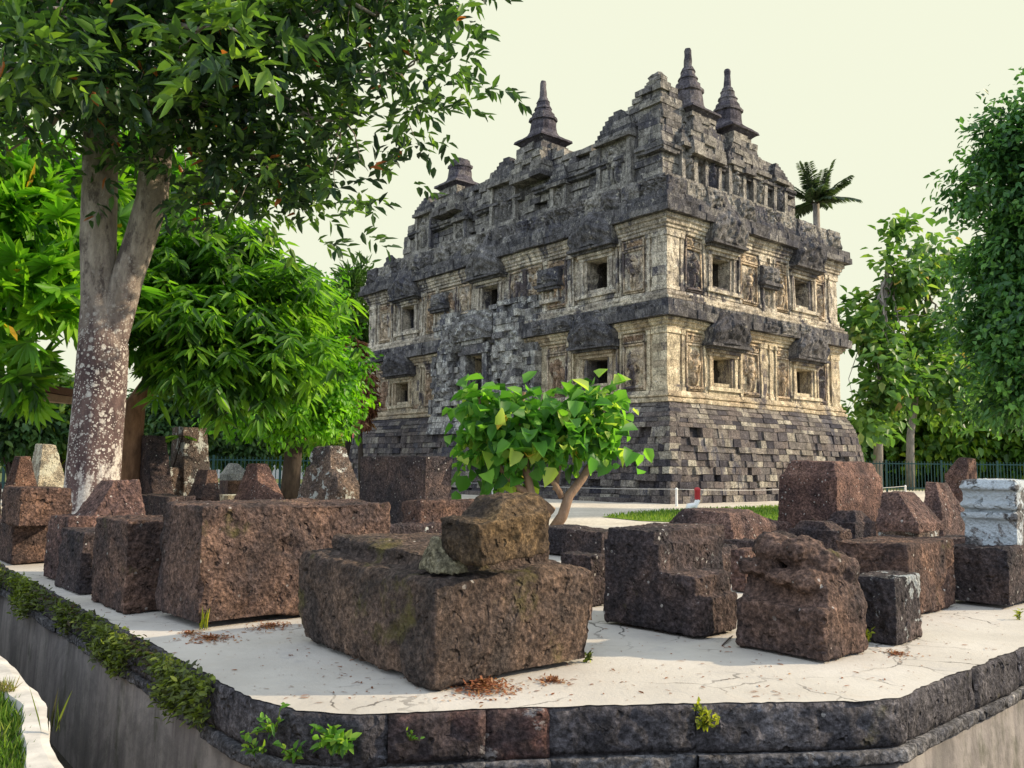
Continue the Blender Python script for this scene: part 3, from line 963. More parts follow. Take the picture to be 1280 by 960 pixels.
for (z0, z1) in ((4.6, 6.7), (7.8, 8.6)):
    core.box(.5, LW - .5, .5, LL - .5, z0, z1, .2)
core.box(.45, LW - .45, .45, LL - .45, 5.4, 6.3, .2)
core.box(.45, LW - .45, .45, LL - .45, 8.2, 9.9, .2)
core.build('wall_core', M['inside'], temple)

# --- base ledge, middle cornice, roof cornice
mb = MB()
mould(mb, [(.2, 2.93), (.26, 2.95), (.26, 3.03), (.19, 3.05), (.17, 3.1), (.22, 3.12), (.22, 3.17), (.15, 3.19), (.12, 3.27), (.08, 3.3)])
mb.build('base_moulding', M['tan_wall'], temple)
mb = MB()
mould(mb, [(.06, 5.12), (.1, 5.14), (.1, 5.22), (.16, 5.24), (.2, 5.33), (.26, 5.35), (.26, 5.44)], jit=.008)
mb.build('cornice_fillet', M['tan_wall'], temple)
mb = MB()
for face in 'LRBN':
    for (z0, z1, d) in ((5.448, 5.72, .42), (5.722, 5.962, .34)):
        blocks(mb, face, -d, FLEN[face] + d, z0, z1, lambda z, d=d: d, .035, .27, .35, .8, thick=.9, gap=.004)
mb.build('middle_cornice', M['dark_cornice'], temple)
mb = MB()
mould(mb, [(.27, 5.965), (.29, 6.0), (.29, 6.06), (.2, 6.08), (.22, 6.14), (.22, 6.19), (.12, 6.21), (.1, 6.3), (.05, 6.32)], jit=.012)
mb.build('string_moulding', M['upper_wall'], temple)
mb = MB()
mould(mb, [(.05, 8.06), (.1, 8.08), (.1, 8.17), (.15, 8.19), (.15, 8.27), (.2, 8.3), (.22, 8.4), (.28, 8.43), (.28, 8.56)], jit=.01)
mb.build('upper_fillet', M['upper_wall'], temple)
mb = MB()
for face in 'LRBN':
    for (z0, z1, d) in ((8.565, 8.78, .46), (8.782, 9.02, .4), (9.022, 9.26, .2), (9.262, 9.5, .1), (9.502, 9.775, -.08)):
        blocks(mb, face, -d, FLEN[face] + d, z0, z1, lambda z, d=d: d, .045, .3, .3, .75, thick=1.6, gap=.004, miss=.04 if z0 > 8.7 else 0)
mb.build('roof_cornice', M['dark_cornice'], temple)
mb = MB()
mould(mb, [(-.42, 9.78), (-.36, 9.8), (-.36, 9.88), (-.46, 9.9), (-.5, 9.98), (-.44, 10.0), (-.44, 10.08), (-.62, 10.12)], jit=.02, seg=.5, back=1.6)
mb.build('roof_string', M['roof_stone'], temple)

# --- corner and inner pilasters
def pilaster(face, s0, s1, z0, z1, d, mat, blockh=.24):
    mb = MB()
    z = z0
    while z < z1 - .02:
        h = min(blockh * random.uniform(.8, 1.2), z1 - z)
        j = random.uniform(-.006, .006)
        fbox(mb, face, s0, s1, -.1, d + j, z + .002, z + h - .002, random.uniform(.3, 1))
        z += h
    fbox(mb, face, s0 - .03, s1 + .03, -.1, d + .035, z0, z0 + .12, .7)
    fbox(mb, face, s0 - .03, s1 + .03, -.1, d + .035, z1 - .14, z1, .7)
    mb.build('pilaster', mat, temple)
for (z0, z1, mat) in ((3.29, 5.13, M['tan_wall']), (6.31, 8.07, M['upper_wall'])):
    for a in ((-.06, .5), (LW - .5, LW + .06), (4.72, 5.02), (5.2, 5.42) if z0 < 4 else (5.28, 5.46), (.62, .74), (LW - .76, LW - .64)):
        pilaster('R', a[0], a[1], z0, z1, .07 if a[1] - a[0] > .3 else .05, mat)
    for a in ((-.06, .5), (LL - .5, LL + .06), (.62, .74), (LL - .76, LL - .64), (4.02, 4.2), (5.25, 5.4), (11.7, 11.85), (12.6, 12.75)):
        if not (z0 < 4 and 5.2 < a[0] < 11.84):
            pilaster('L', a[0], a[1], z0, z1, .07 if a[1] - a[0] > .3 else .05, mat)

for (z0, z1, mat) in ((3.29, 5.13, M['tan_wall']), (6.31, 8.07, M['upper_wall'])):
    for a in (1.66, 3.5, 4.62, 5.48, 6.38, 8.08):
        pilaster('R', a, a + .07, z0, z1, .09, mat, .4)
    for a in (1.74, 1.9, 3.86, 5.2, 12.62, 12.82, 14.95, 15.15, 16.22):
        if not (z0 < 4 and 5.15 < a < 11.84):
            pilaster('L', a, a + .07, z0, z1, .09, mat, .4)
# --- carved panels
seed = 20
def panel(face, s0, s1, z0, z1, kind='figure', d=.0):
    global seed
    seed += 3
    mb = MB()
    fr = .055
    for (a, b, c, e) in ((s0, s0 + fr, z0, z1), (s1 - fr, s1, z0, z1), (s0 + fr, s1 - fr, z1 - fr, z1), (s0 + fr, s1 - fr, z0, z0 + fr)):
        fbox(mb, face, a, b, -.1, d + .06, c, e, random.uniform(.5, 1))
    relief(mb, face, s0 + fr, s1 - fr, z0 + fr, z1 - fr, d - .02, kind, seed, 1.9)
    mb.build('relief_panel', M['relief_stone'], temple)
for (z0, z1) in ((3.34, 4.78), (6.36, 7.72)):
    for (a, b) in ((.84, 1.62), (3.62, 4.58), (5.54, 6.34), (8.16, 8.72)):
        panel('R', a, b, z0, z1)
        panel('R', a, b, z1 + .03, z1 + .3, 'floral')
    for (a, b) in ((.84, 1.7), (4.26, 5.18), (11.9, 12.55), (15.3, 16.2)):
        panel('L', a, b, z0, z1)
        panel('L', a, b, z1 + .03, z1 + .3, 'floral')
for (a, b) in ((5.5, 6.4), (6.45, 7.3), (9.6, 10.4), (10.5, 11.6)):
    panel('L', a, b, 6.8, 8.0, 'floral' if a in (5.5, 10.5) else 'figure')

# --- windows: stepped frame, jambs, hood carved above, sill
def window(face, hole, hood_top, hood_w, hood_low, spike):
    s0, s1, z0, z1 = hole
    sc = (s0 + s1) / 2
    up = z0 > 6
    wm = M['upper_wall'] if up else M['tan_wall']
    mb = MB()
    for (w0, w1, d) in ((0, .12, .05), (.12, .24, .1), (.24, .34, .04)):
        for (a, b) in ((s0 - w1, s0 - w0), (s1 + w0, s1 + w1)):
            fbox(mb, face, a, b, -.12, d, z0 - .14, z1 + w0 + .02, random.random())
    for (w0, w1, d) in ((0, .1, .12), (.1, .2, .2)):
        fbox(mb, face, s0 - .3, s1 + .3, -.12, d, z1 + w0 + .022, z1 + w1 + .02, random.random())
    f = mb.build('window', wm, temple)
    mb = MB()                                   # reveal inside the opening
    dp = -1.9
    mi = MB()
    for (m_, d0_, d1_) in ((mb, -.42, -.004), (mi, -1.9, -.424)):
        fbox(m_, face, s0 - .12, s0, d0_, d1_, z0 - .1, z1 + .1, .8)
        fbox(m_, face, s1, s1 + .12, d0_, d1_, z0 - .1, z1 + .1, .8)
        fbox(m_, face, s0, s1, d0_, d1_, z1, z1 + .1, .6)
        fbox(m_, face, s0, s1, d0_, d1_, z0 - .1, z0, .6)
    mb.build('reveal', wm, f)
    mi.build('inner_reveal', M['inside'], f)  # deeper part in the darkened stone, shade painted in
    mb = MB()
    fbox(mb, face, s0 - .42, s1 + .42, -.1, .2, z0 - .26, z0 - .14, .6)
    fbox(mb, face, s0 - .34, s1 + .34, -.1, .12, z0 - .4, z0 - .262, .8)
    fbox(mb, face, s0 - .5, s1 + .5, -.1, .09, z0 - .5, z0 - .402, .8)
    mb.build('sill', wm, f)
    # hood: sloping slab with a carved head on it
    global seed
    seed += 5
    mb = MB()
    b0 = z1 + .225
    fbox(mb, face, sc - hood_w * .92, sc + hood_w * .92, -.1, .3, b0, b0 + .07, .6)
    fbox(mb, face, sc - hood_w, sc + hood_w, -.1, .46, b0 + .072, b0 + .16, .3)
    mb.build('hood_base', M['dark_cornice'], f)
    mb = MB()
    zt = hood_top
    zb = b0 + .165
    lvl = [(zb, hood_w * .97, .40), (zb + (zt - zb) * .45, hood_w * .96, .46), (zb + (zt - zb) * .7, hood_w * .74, .44), (zt, hood_w * .55, .36)]
    for (za, wa, da), (zc, wc, dc) in zip(lvl, lvl[1:]):
        mb.hexa([FP(face, sc - wa, -.3, za), FP(face, sc + wa, -.3, za), FP(face, sc + wa, da - .04, za), FP(face, sc - wa, da - .04, za),
                 FP(face, sc - wc, -.6, zc - .002), FP(face, sc + wc, -.6, zc - .002), FP(face, sc + wc, dc - .04, zc - .002), FP(face, sc - wc, dc - .04, zc - .002)], random.random())
    U, V, H = carve('kala', 2 * hood_w * .97, zt - zb, seed)
    n, m = U.shape
    G = np.zeros((n, m, 3))
    for i in range(n):
        z = zb + V[i, 0]
        for (za, wa, da), (zc, wc, dc) in zip(lvl, lvl[1:]):
            if z <= zc + 1e-6:
                k = (z - za) / (zc - za)
                ww, dd = wa + (wc - wa) * k, da + (dc - da) * k
                break
        for j in range(m):
            q = (j / (m - 1) - .5) * 2
            fall = .06 if 0 < j < m - 1 else -.15
            G[i, j] = FP(face, sc + q * ww, dd - .08 * q * q + H[i, j] * .9 + fall - .06, z)
    mb.grid(G)
    if spike:
        for k, (sp, hh, ww) in enumerate(((0, spike, .26), (-.45 * hood_w, spike * .45, .2), (.45 * hood_w, spike * .45, .2))):
            b = zt - .25
            mb.hexa([FP(face, sc + sp - ww, -.45, b), FP(face, sc + sp + ww, -.45, b), FP(face, sc + sp + ww, .46, b), FP(face, sc + sp - ww, .46, b),
                     FP(face, sc + sp - .05, -.5, zt + hh), FP(face, sc + sp + .05, -.5, zt + hh), FP(face, sc + sp + .06, .2, zt + hh), FP(face, sc + sp - .06, .2, zt + hh)], .5)
    mb.build('hood', M['dark_cornice'], f)
for s in WIN_R:
    window('R', uw(s), 9.15, .92, 0, .62)
    window('R', lw(s), 5.85, 1.0, 0, .25)
window('L', lw(WIN_L[0]), 5.8, 1.0, 0, .25)
window('L', lw(WIN_L[2] + .35), 5.8, 1.0, 0, .25)
for s in WIN_L:
    window('L', uw(s), 9.1, 1.02, 0, .5)

# --- small statue niches between the upper windows
def wall_niche(face, s, z0, z1, w):
    mb = MB()
    fbox(mb, face, s - w, s - w + .1, -.05, .14, z0, z1, .8)
    fbox(mb, face, s + w - .1, s + w, -.05, .14, z0, z1, .8)
    fbox(mb, face, s - w - .05, s + w + .05, -.05, .18, z0 - .14, z0, .8)
    relief(mb, face, s - w + .1, s + w - .1, z0, z1, .02, 'figure', int(s * 10), 1.0)
    n = mb.build('wall_niche', M['upper_wall'], temple)
    mb = MB()
    fbox(mb, face, s - w - .1, s + w + .1, -.05, .26, z1, z1 + .09, .4)
    fbox(mb, face, s - w - .16, s + w + .16, -.05, .34, z1 + .092, z1 + .2, .3)
    relief(mb, face, s - w - .12, s + w + .12, z1 + .2, z1 + .75, .16, 'kala', int(s * 10) + 3, .8, .3)
    mb.build('niche_hood', M['dark_cornice'], n)
wall_niche('R', 5.12, 6.35, 7.0, .34)
wall_niche('L', 5.0, 6.7, 7.0, .42)
wall_niche('L', 11.5, 6.6, 7.1, .4)

# --- ruined central bay with the doorway
mb = MB()
BAY0, BAY1 = 5.5, 11.75
def bay_d(s):
    return .28 + (.22 if 6.0 < s < 7.4 or 9.9 < s < 11.2 else 0.0)
for (a, b, d) in ((5.5, 6.15, .3), (6.15, 7.5, .62), (7.5, 8.3, .34), (9.32, 10.1, .34), (10.1, 11.2, .5), (11.2, 11.75, .3)):
    for (z0, z1, k) in ((3.02, 3.6, .12), (3.6, 5.3, 0), (5.3, 6.5, -.06), (6.5, 6.95, -.2)):
        blocks(mb, 'L', a, b, z0, z1, lambda z, d=d, k=k: d + k, .07, .24, .25, .55, thick=.9, miss=.12)
blocks(mb, 'L', 8.3, 9.32, 5.13, 6.8, lambda z: .36, .06, .24, .25, .55, thick=.9, miss=.08)
blocks(mb, 'L', 5.6, 11.6, 2.2, 3.03, lambda z: .66 - (z - 2.2) * .3, .05, .22, .3, .6, thick=.7)
mb.build('ruined_bay', M['bay_stone'], temple)
for k, (a, b, z0, z1) in enumerate(((6.2, 7.45, 4.3, 5.2), (9.5, 10.9, 5.3, 6.4), (7.6, 9.9, 5.65, 6.6), (10.2, 11.1, 3.5, 4.4), (6.3, 7.3, 5.5, 6.4))):
    mb = MB()
    relief(mb, 'L', a, b, z0, z1, .5, 'kala' if k == 2 else 'rough', 90 + k, 1.2, .4)
    mb.build('carved_fragment', M['bay_stone'], temple)
mb = MB()
fbox(mb, 'L', 8.0, 8.3, -.5, .46, 3.1, 5.14, .95)
fbox(mb, 'L', 9.32, 9.62, -.5, .46, 3.1, 5.14, .9)
fbox(mb, 'L', 7.9, 9.75, -.5, .5, 5.142, 5.5, 1.0)
fbox(mb, 'L', 8.15, 9.47, -.5, .54, 5.5, 5.7, .8)
fbox(mb, 'L', 8.3, 9.32, -.6, .4, 3.0, 3.2, .5)
door = mb.build('doorway', M['bay_stone'], temple)
mb = MB()
fbox(mb, 'L', 8.28, 8.3, -1.6, -.5, 3.2, 5.12, .4)
fbox(mb, 'L', 9.32, 9.34, -1.6, -.5, 3.2, 5.12, .4)
mb.build('door_reveal', M['relief_stone'], door)

# --- antefixes standing on the roof cornice
def antefix(face, s, z, w, h, d):
    global seed
    seed += 2
    mb = MB()
    ww = [(0, 1.0), (.45, .95), (.7, .6), (1.0, .08)]
    for (k0, a), (k1, b) in zip(ww, ww[1:]):
        z0, z1 = z + h * k0, z + h * k1
        o = .25
        mb.hexa([FP(face, s - w * a, d - .35 - o * k0, z0), FP(face, s + w * a, d - .35 - o * k0, z0), FP(face, s + w * a, d - o * k0, z0), FP(face, s - w * a, d - o * k0, z0),
                 FP(face, s - w * b, d - .35 - o * k1, z1 - .002), FP(face, s + w * b, d - .35 - o * k1, z1 - .002), FP(face, s + w * b, d - o * k1, z1 - .002), FP(face, s - w * b, d - o * k1, z1 - .002)], random.random())
    U, V, H = carve('kala', 2 * w * .8, h * .5, seed)
    G = np.zeros(U.shape + (3,))
    for i in range(U.shape[0]):
        for j in range(U.shape[1]):
            G[i, j] = FP(face, s - w * .8 + U[i, j], d + H[i, j] * .35 - .03 - .25 * V[i, j] / h, z + .06 + V[i, j])
    mb.grid(G)
    mb.build('antefix', M['dark_cornice'], temple)
for s in (.9, 1.75, 4.0, 4.95, 5.9, 8.4, 9.0):
    antefix('R', s, 8.86, .33 if s not in (4.95,) else .42, random.uniform(.65, .95), .3)
for s in (.55, 1.35, 4.6, 5.6, 6.5, 7.2, 10.2, 11.3, 12.3, 15.4, 16.3):
    antefix('L', s, 8.86, .34, random.uniform(.6, .95), .3)
for s in (2.62, 7.3, 5.0):
    antefix('R', s, 5.62, .3, .5, .36)
for s in (2.82, 4.6, 12.4, 14.3):
    antefix('L', s, 5.62, .3, .5, .36)
# carved band running along the roof cornice and worn carving on the middle cornice
for face, L in (('L', LL), ('R', LW)):
    mb = MB(); s = -.1
    while s < L - .3:
        w = random.uniform(.7, 1.15)
        seed += 2
        relief(mb, face, s, min(s + w, L + .1), 9.0, 9.74, .14 + random.uniform(-.03, .05), random.choice(('kala', 'rough', 'floral', 'kala')), seed, 1.0, .3)
        s += w + .02
    mb.build('carved_frieze', M['roof_stone'], temple)
    mb = MB(); s = -.1
    while s < L - .3:
        w = random.uniform(.5, 1.0)
        seed += 2
        if random.random() < .75 and not (face == 'L' and 5.2 < s < 11.4):
            mb = MB()
            relief(mb, face, s, min(s + w, L + .1), 5.5, 5.95, .36, random.choice(('rough', 'floral', 'kala')), seed, .7, .3)
            mb.build('carved_band', M['dark_cornice'], temple)
        s += w + random.uniform(.02, .3)
    for (a, b) in (((.62, 5.4), (11.9, LL - .62)) if face == 'L' else ((.62, LW - .62),)):   # small carved friezes under the cornices
        for (za, zb) in ((7.78, 8.05), (6.33, 6.55), (3.32, 3.5)):
            seed += 1
            mb = MB()
            relief(mb, face, a, b, za, zb, .0, 'floral', seed, 1.2, .3)
            mb.build('leaf_frieze', M['relief_stone'], temple)
# worn corner lumps at the far ends of the roof cornice
for (face, s, z, w, h) in (('L', 16.7, 8.95, .25, .5), ('L', 15.9, 9.6, .3, .7), ('R', 9.25, 8.95, .22, .7), ('R', 8.7, 9.3, .25, .7)):
    mb = MB()
    mb.lathe(*FP(face, s, -.25, 0)[:2], [(w, z - .3), (w * 1.05, z), (w * .9, z + h * .4), (w * .6, z + h * .6), (w * .65, z + h * .8), (w * .2, z + h)], 10, None, .6, .02)
    mb.build('corner_knob', M['dark_cornice'], temple)

# --- roof storey: ruined outline
RI = .97
TOPL = [(0.9, 12.6), (2.2, 12.5), (2.6, 12.4), (2.95, 12.2), (3.2, 12.0), (4.3, 12.1), (5.7, 12.3), (6.0, 12.6), (8.1, 12.75), (9.2, 12.75), (9.9, 12.6), (10.4, 12.4), (12.9, 12.35), (13.8, 12.5), (14.6, 12.45), (15.1, 12.2), (15.5, 11.6), (15.9, 10.6), (16.1, 10.2)]
TOPR = [(0.9, 12.6), (2.2, 12.5), (2.45, 12.45), (4, 12.45), (6.2, 12.3), (7.1, 12.2), (7.8, 12.0), (8.2, 11.7), (8.45, 11.4), (8.6, 11.2)]
def lin(T):
    xs, ys = [p[0] for p in T], [p[1] for p in T]
    return lambda s: float(np.interp(s, xs, ys))
tl, tr = lin(TOPL), lin(TOPR)
def roof_d(z):
    return -RI - max(0.0, z - 11.45) * .12
mb = MB()
blocks(mb, 'L', RI, LL - RI, 10.0, 14.0, roof_d, .045, .25, .3, .65, top=tl, thick=.9, miss=.05)
blocks(mb, 'R', RI, LW - RI, 10.0, 14.0, roof_d, .045, .25, .3, .65, top=tr, thick=.9, miss=.05)
blocks(mb, 'B', RI, LL - RI, 10.0, 12.0, roof_d, .03, .25, .3, .65, top=lambda s: min(tl(s), 11.6), thick=.9)
blocks(mb, 'N', RI, LW - RI, 10.0, 12.0, roof_d, .03, .25, .3, .65, top=lambda s: 11.4, thick=.9)
mb.build('roof_storey', M['roof_stone'], temple)
mb = MB()
mb.box(RI + .4, LW - RI - .4, RI + .4, LL - RI - .4, 9.7, 11.3, .3)
mb.build('roof_core', M['roof_stone'], temple)
# stepped pile of stones left standing on the near corner
mb = MB()
zc = 12.35
while zc < 13.72:
    h = random.uniform(.15, .21)
    k = (zc - 12.35) / 1.4
    led = .07 if int(k * 8) in (2, 5) else 0.0
    x0 = RI + .1 + .22 * k - led
    y0 = RI + .08 + .22 * k - led
    x1 = RI + .5 + 1.05 * (1 - k) ** .85 + led
    y1 = RI + .62 + 1.6 * (1 - k) ** .9 + led
    nx, ny = max(1, round((x1 - x0) / .38)), max(1, round((y1 - y0) / .42))
    for i in range(nx):
        for j in range(ny):
            a, b, c = random.uniform(-.05, .05), random.uniform(-.05, .05), random.uniform(-.03, .0)
            mb.box(x0 + (x1 - x0) * i / nx + (a if i == 0 else .004), x0 + (x1 - x0) * (i + 1) / nx + (a if i == nx - 1 else -.004), y0 + (y1 - y0) * j / ny + (b if j == 0 else .004), y0 + (y1 - y0) * (j + 1) / ny + (b if j == ny - 1 else -.004), zc, zc + h - .005 + (c if k > .8 else 0))
    zc += h
mb.lathe(RI + .55, RI + .62, [(.24, 13.5), (.3, 13.68), (.22, 13.76), (.25, 13.86), (.17, 13.98), (.03, 14.02)], 8, None, .6, .03)
mb.build('corner_pile', M['roof_stone'], temple)
# string course part way up the roof storey
mb = MB()
prof = [(-RI + .05, 11.02), (-RI + .16, 11.05), (-RI + .16, 11.13), (-RI + .24, 11.16), (-RI + .24, 11.26), (-RI + .02, 11.3)]
mould(mb, prof, 'LR', .55, .035, {'L': [(RI - .2, 15.4)], 'R': [(RI - .2, 8.3)]}, back=1.5, drop=.12)
mb.build('roof_moulding', M['dark_cornice'], temple)

def roof_niche(face, s, w, z0, z1, deep=True):
    global seed
    seed += 7
    mb = MB()
    d = -RI
    fbox(mb, face, s - w, s - w + .17, d - .2, d + .2, z0, z1, .8)
    fbox(mb, face, s + w - .17, s + w, d - .2, d + .2, z0, z1, .7)
    fbox(mb, face, s - w - .08, s + w + .08, d - .2, d + .36, z0 - .18, z0, .5)
    fbox(mb, face, s - w - .05, s + w + .05, d - .2, d + .34, z1, z1 + .13, .3)
    n = mb.build('roof_niche', M['roof_stone'], temple)
    mb = MB()
    a = z1 + .132
    for k, (f, h) in enumerate(((1.06, .15), (1.0, .15), (.9, .15), (.78, .15), (.62, .14), (.44, .13), (.22, .12)) if w > .7 else ((1.08, .12), (1.0, .12), (.86, .12), (.68, .12), (.46, .12), (.22, .1))):
        j = random.uniform(-.04, .04)
        fbox(mb, face, s - w * f + j, s + w * f + j, d - .3, d + .22 - .03 * k, a, a + h - .003, random.random())
        a += h
    mb.build('niche_crest', M['dark_cornice'], n)
    mb = MB()
    relief(mb, face, s - w + .17, s + w - .17, z0, z1, d + .1, 'figure', seed, 1.9)
    mb.build('niche_figure', M['roof_stone'], n)
for s in (2.9, 8.75, 14.2):
    roof_niche('L', s, .78 if s < 14 else .62, 10.3, 11.85)
for s in (5.6, 11.5):
    roof_niche('L', s, .42, 10.25, 11.0)
for s, w in ((2.15, .4), (3.4, .45), (4.75, .5), (6.1, .42), (7.35, .42)):
    roof_niche('R', s, w, 10.25, 11.35)

# --- bell spires
def spire(x, y, ztip, broken=False, sc=1.0, mat='spire_stone', low=1.0):
    mb, pb = MB(), MB()
    B = ztip - 2.46 * sc
    zc = B - low                               # rough masonry under the bell, wider towards its foot
    while zc < B - .2:
        h = random.uniform(.17, .24)
        k = (B - .2 - zc) / max(low, .1)
        hw = (.6 + .34 * k) * sc
        for ix in range(3):
            for iy in range(3):
                if ix == 1 and iy == 1:
                    continue
                a0, a1 = -hw + 2 * hw * ix / 3, -hw + 2 * hw * (ix + 1) / 3
                b0, b1 = -hw + 2 * hw * iy / 3, -hw + 2 * hw * (iy + 1) / 3
                jx, jy = random.uniform(-.07, .07), random.uniform(-.07, .07)
                pb.box(x + a0 + (jx if ix == 0 else 0), x + a1 + (jx if ix == 2 else 0), y + b0 + (jy if iy == 0 else 0) + .003, y + b1 + (jy if iy == 2 else 0) - .003, zc, min(zc + h - .005, B - .16))
        zc += h
    pb.build('spire_base', M['roof_stone'], temple)
    prof = [(.5, B - .4), (.52, B - .3), (.56, B - .22), (.64, B - .14), (.74, B - .05), (.8, B - .03), (.78, B + .06), (.66, B + .1), (.58, B + .18)]
    mb.lathe(x, y, [(r * sc, z) for r, z in prof], 32, None, [.95] * len(prof), .014)
    b = lambda k: B + k * sc
    prof = [(.56, b(.12)), (.58, b(.19)), (.5, b(.3)), (.46, b(.42)), (.46, b(.62)), (.44, b(.8)), (.49, b(.83)), (.48, b(.93)), (.42, b(.97)), (.4, b(1.12)), (.34, b(1.16))]
    mb.lathe(x, y, [(r * sc, z) for r, z in prof], 24, None, [.5, .5, .4, .3, .2, .2, .3, .3, .15, .1, .1], .016)
    if broken:
        mb.lathe(x, y, [(.33 * sc, b(1.1)), (.31 * sc, b(1.18)), (.16 * sc, b(1.24))], 14, None, .2, .03)
    else:
        prof = [(.33, b(1.12)), (.31, b(1.28)), (.34, b(1.3)), (.31, b(1.36)), (.26, b(1.42)), (.24, b(1.56)), (.26, b(1.58)), (.22, b(1.64)), (.19, b(1.72)), (.14, b(1.78)), (.13, b(1.98)), (.115, b(2.2)), (.115, b(2.36)), (.085, b(2.44)), (.02, b(2.46))]
        mb.lathe(x, y, [(r * sc, z) for r, z in prof], 16, None, .0, .01)
    mb.build('spire', M[mat], temple)
spire(1.3, 7.0, 15.6, low=1.6)
spire(2.95, 1.45, 15.32, low=1.7)
spire(5.3, 1.55, 15.35, low=1.7)
spire(1.3, 12.25, 15.2, broken=True, low=1.3)
spire(1.9, 14.9, 14.0, broken=True, sc=.6, low=1.5)
spire(7.6, 8.5, 15.0, low=3.2)

# wear: every vertex of the temple is a little off true
def worn(o):
    for c in o.children:
        if c.type == 'MESH':
            me = c.data
            n = len(me.vertices)
            P = np.zeros(n * 3, dtype=np.float32); me.vertices.foreach_get('co', P)
            P = P.reshape(-1, 3).astype(np.float64)
            D = np.stack([vnoise(P, 1.3, 301 + k) * .022 + vnoise(P, 5.0, 311 + k) * .012 + vnoise(P, 14.0, 321 + k) * .008 for k in range(3)], 1)
            D[:, 2] *= .7
            me.vertices.foreach_set('co', (P + D).astype(np.float32).ravel())
            me.update()
        worn(c)
worn(temple)
# ------------------------------------------------------------------ the loose temple stones on the platform
def smooth_remesh(V, F, vox, iters):
    me = bpy.data.meshes.new('tmp')
    me.from_pydata(V, [], F)
    o = bpy.data.objects.new('tmp', me)
    COL.objects.link(o)
    m = o.modifiers.new('r', 'REMESH'); m.mode = 'VOXEL'; m.voxel_size = vox
    s = o.modifiers.new('s', 'SMOOTH'); s.factor = 0.5; s.iterations = iters
    dg = bpy.context.evaluated_depsgraph_get()
    out = bpy.data.meshes.new_from_object(o.evaluated_get(dg))
    bpy.data.objects.remove(o); bpy.data.meshes.remove(me)
    return out

def stone(name, label, mat, G, la, lb, h, boxes=((0, 1, 0, 1, 0, 1),), yaw=48.0, rough=1.0, seed=0, group=None, cat='carved stone', tilt=(0, 0), vox=None, smooth=3, blobs=(), parent=None):
    """a weathered block: near bottom corner G, side la going back-left, side lb going back-right.
    boxes are (a0,a1,b0,b1,z0,z1[,ta0,ta1,tb0,tb1]) in fractions; blobs are (a,b,z,ra,rb,rz) ellipsoids."""
    y = math.radians(yaw)
    A = np.array([-math.cos(y), math.sin(y), 0]) * la
    B = np.array([math.sin(y), math.cos(y), 0]) * lb
    V, F = [], []
    for bx in boxes:
        a0, a1, b0, b1, z0, z1 = bx[:6]
        c0, c1, d0, d1 = bx[6:10] if len(bx) > 6 else (a0, a1, b0, b1)
        n = len(V)
        for (a, b, z) in ((a0, b0, z0), (a0, b1, z0), (a1, b1, z0), (a1, b0, z0), (c0, d0, z1), (c0, d1, z1), (c1, d1, z1), (c1, d0, z1)):
            p = A * a + B * b
            V.append((p[0], p[1], z * h))
        for q in ((0, 3, 2, 1), (4, 5, 6, 7), (0, 1, 5, 4), (1, 2, 6, 5), (2, 3, 7, 6), (3, 0, 4, 7)):
            F.append(tuple(n + k for k in q))
    for (a, b, z, ra, rb, rz) in blobs:
        n = len(V)
        seg, rg = 12, 7
        for i in range(rg + 1):
            th = math.pi * (0.02 + 0.96 * i / rg)
            for k in range(seg):
                ph = 2 * math.pi * k / seg
                p = A * (a + ra * math.sin(th) * math.cos(ph)) + B * (b + rb * math.sin(th) * math.sin(ph))
                V.append((p[0], p[1], (z - rz * math.cos(th)) * h))
        for i in range(rg):
            for k in range(seg):
                F.append((n + i * seg + k, n + i * seg + (k + 1) % seg, n + (i + 1) * seg + (k + 1) % seg, n + (i + 1) * seg + k))
        F.append(tuple(n + k for k in range(seg))[::-1]); F.append(tuple(n + rg * seg + k for k in range(seg)))
    size = max(la, lb, h)
    dist = G[1]
    vx = (vox * .85) if vox else max(0.0095, size / 70)
    me = smooth_remesh(V, F, vx, smooth)
    nv = len(me.vertices)
    P = np.zeros(nv * 3, dtype=np.float32); me.vertices.foreach_get('co', P); P = P.reshape(-1, 3).astype(np.float64)
    N = np.zeros(nv * 3, dtype=np.float32); me.vertex_normals.foreach_get('vector', N); N = N.reshape(-1, 3)
    s = size
    d = (vnoise(P, 2.2 / s, seed + 1) * .018 + vnoise(P, 5.0 / s, seed + 2) * .013 + vnoise(P, 12 / s, seed + 3) * .009) * s * .8
    d += vnoise(P, 32, seed + 4) * .0055 + vnoise(P, 75, seed + 5) * .004
    # chips knocked out of edges and faces
    ch = vnoise(P, 6.5 / s, seed + 9)
    d -= np.clip(ch - .52, 0, 1) * .07 * s
    P2 = P + N * (d * rough)[:, None]
    keep = P[:, 2] < 0.012
    P2[keep, 2] = np.minimum(P2[keep, 2], P[keep, 2])
    zmin = P2[:, 2].min()
    P2[:, 2] -= zmin
    me.vertices.foreach_set('co', P2.astype(np.float32).ravel())
    me.polygons.foreach_set('use_smooth', np.ones(len(me.polygons), dtype=bool))
    me.update()
    o = link(name, me, M[mat] if isinstance(mat, str) else mat)
    o.location = G
    if tilt != (0, 0):
        ya = Vector(A).normalized(); yb = Vector(B).normalized()
        R = Matrix.Rotation(math.radians(tilt[0]), 4, ya) @ Matrix.Rotation(math.radians(tilt[1]), 4, yb)
        o.rotation_euler = R.to_euler()
    return tag(o, label, cat, group or 'temple stones laid out on the pale platform')

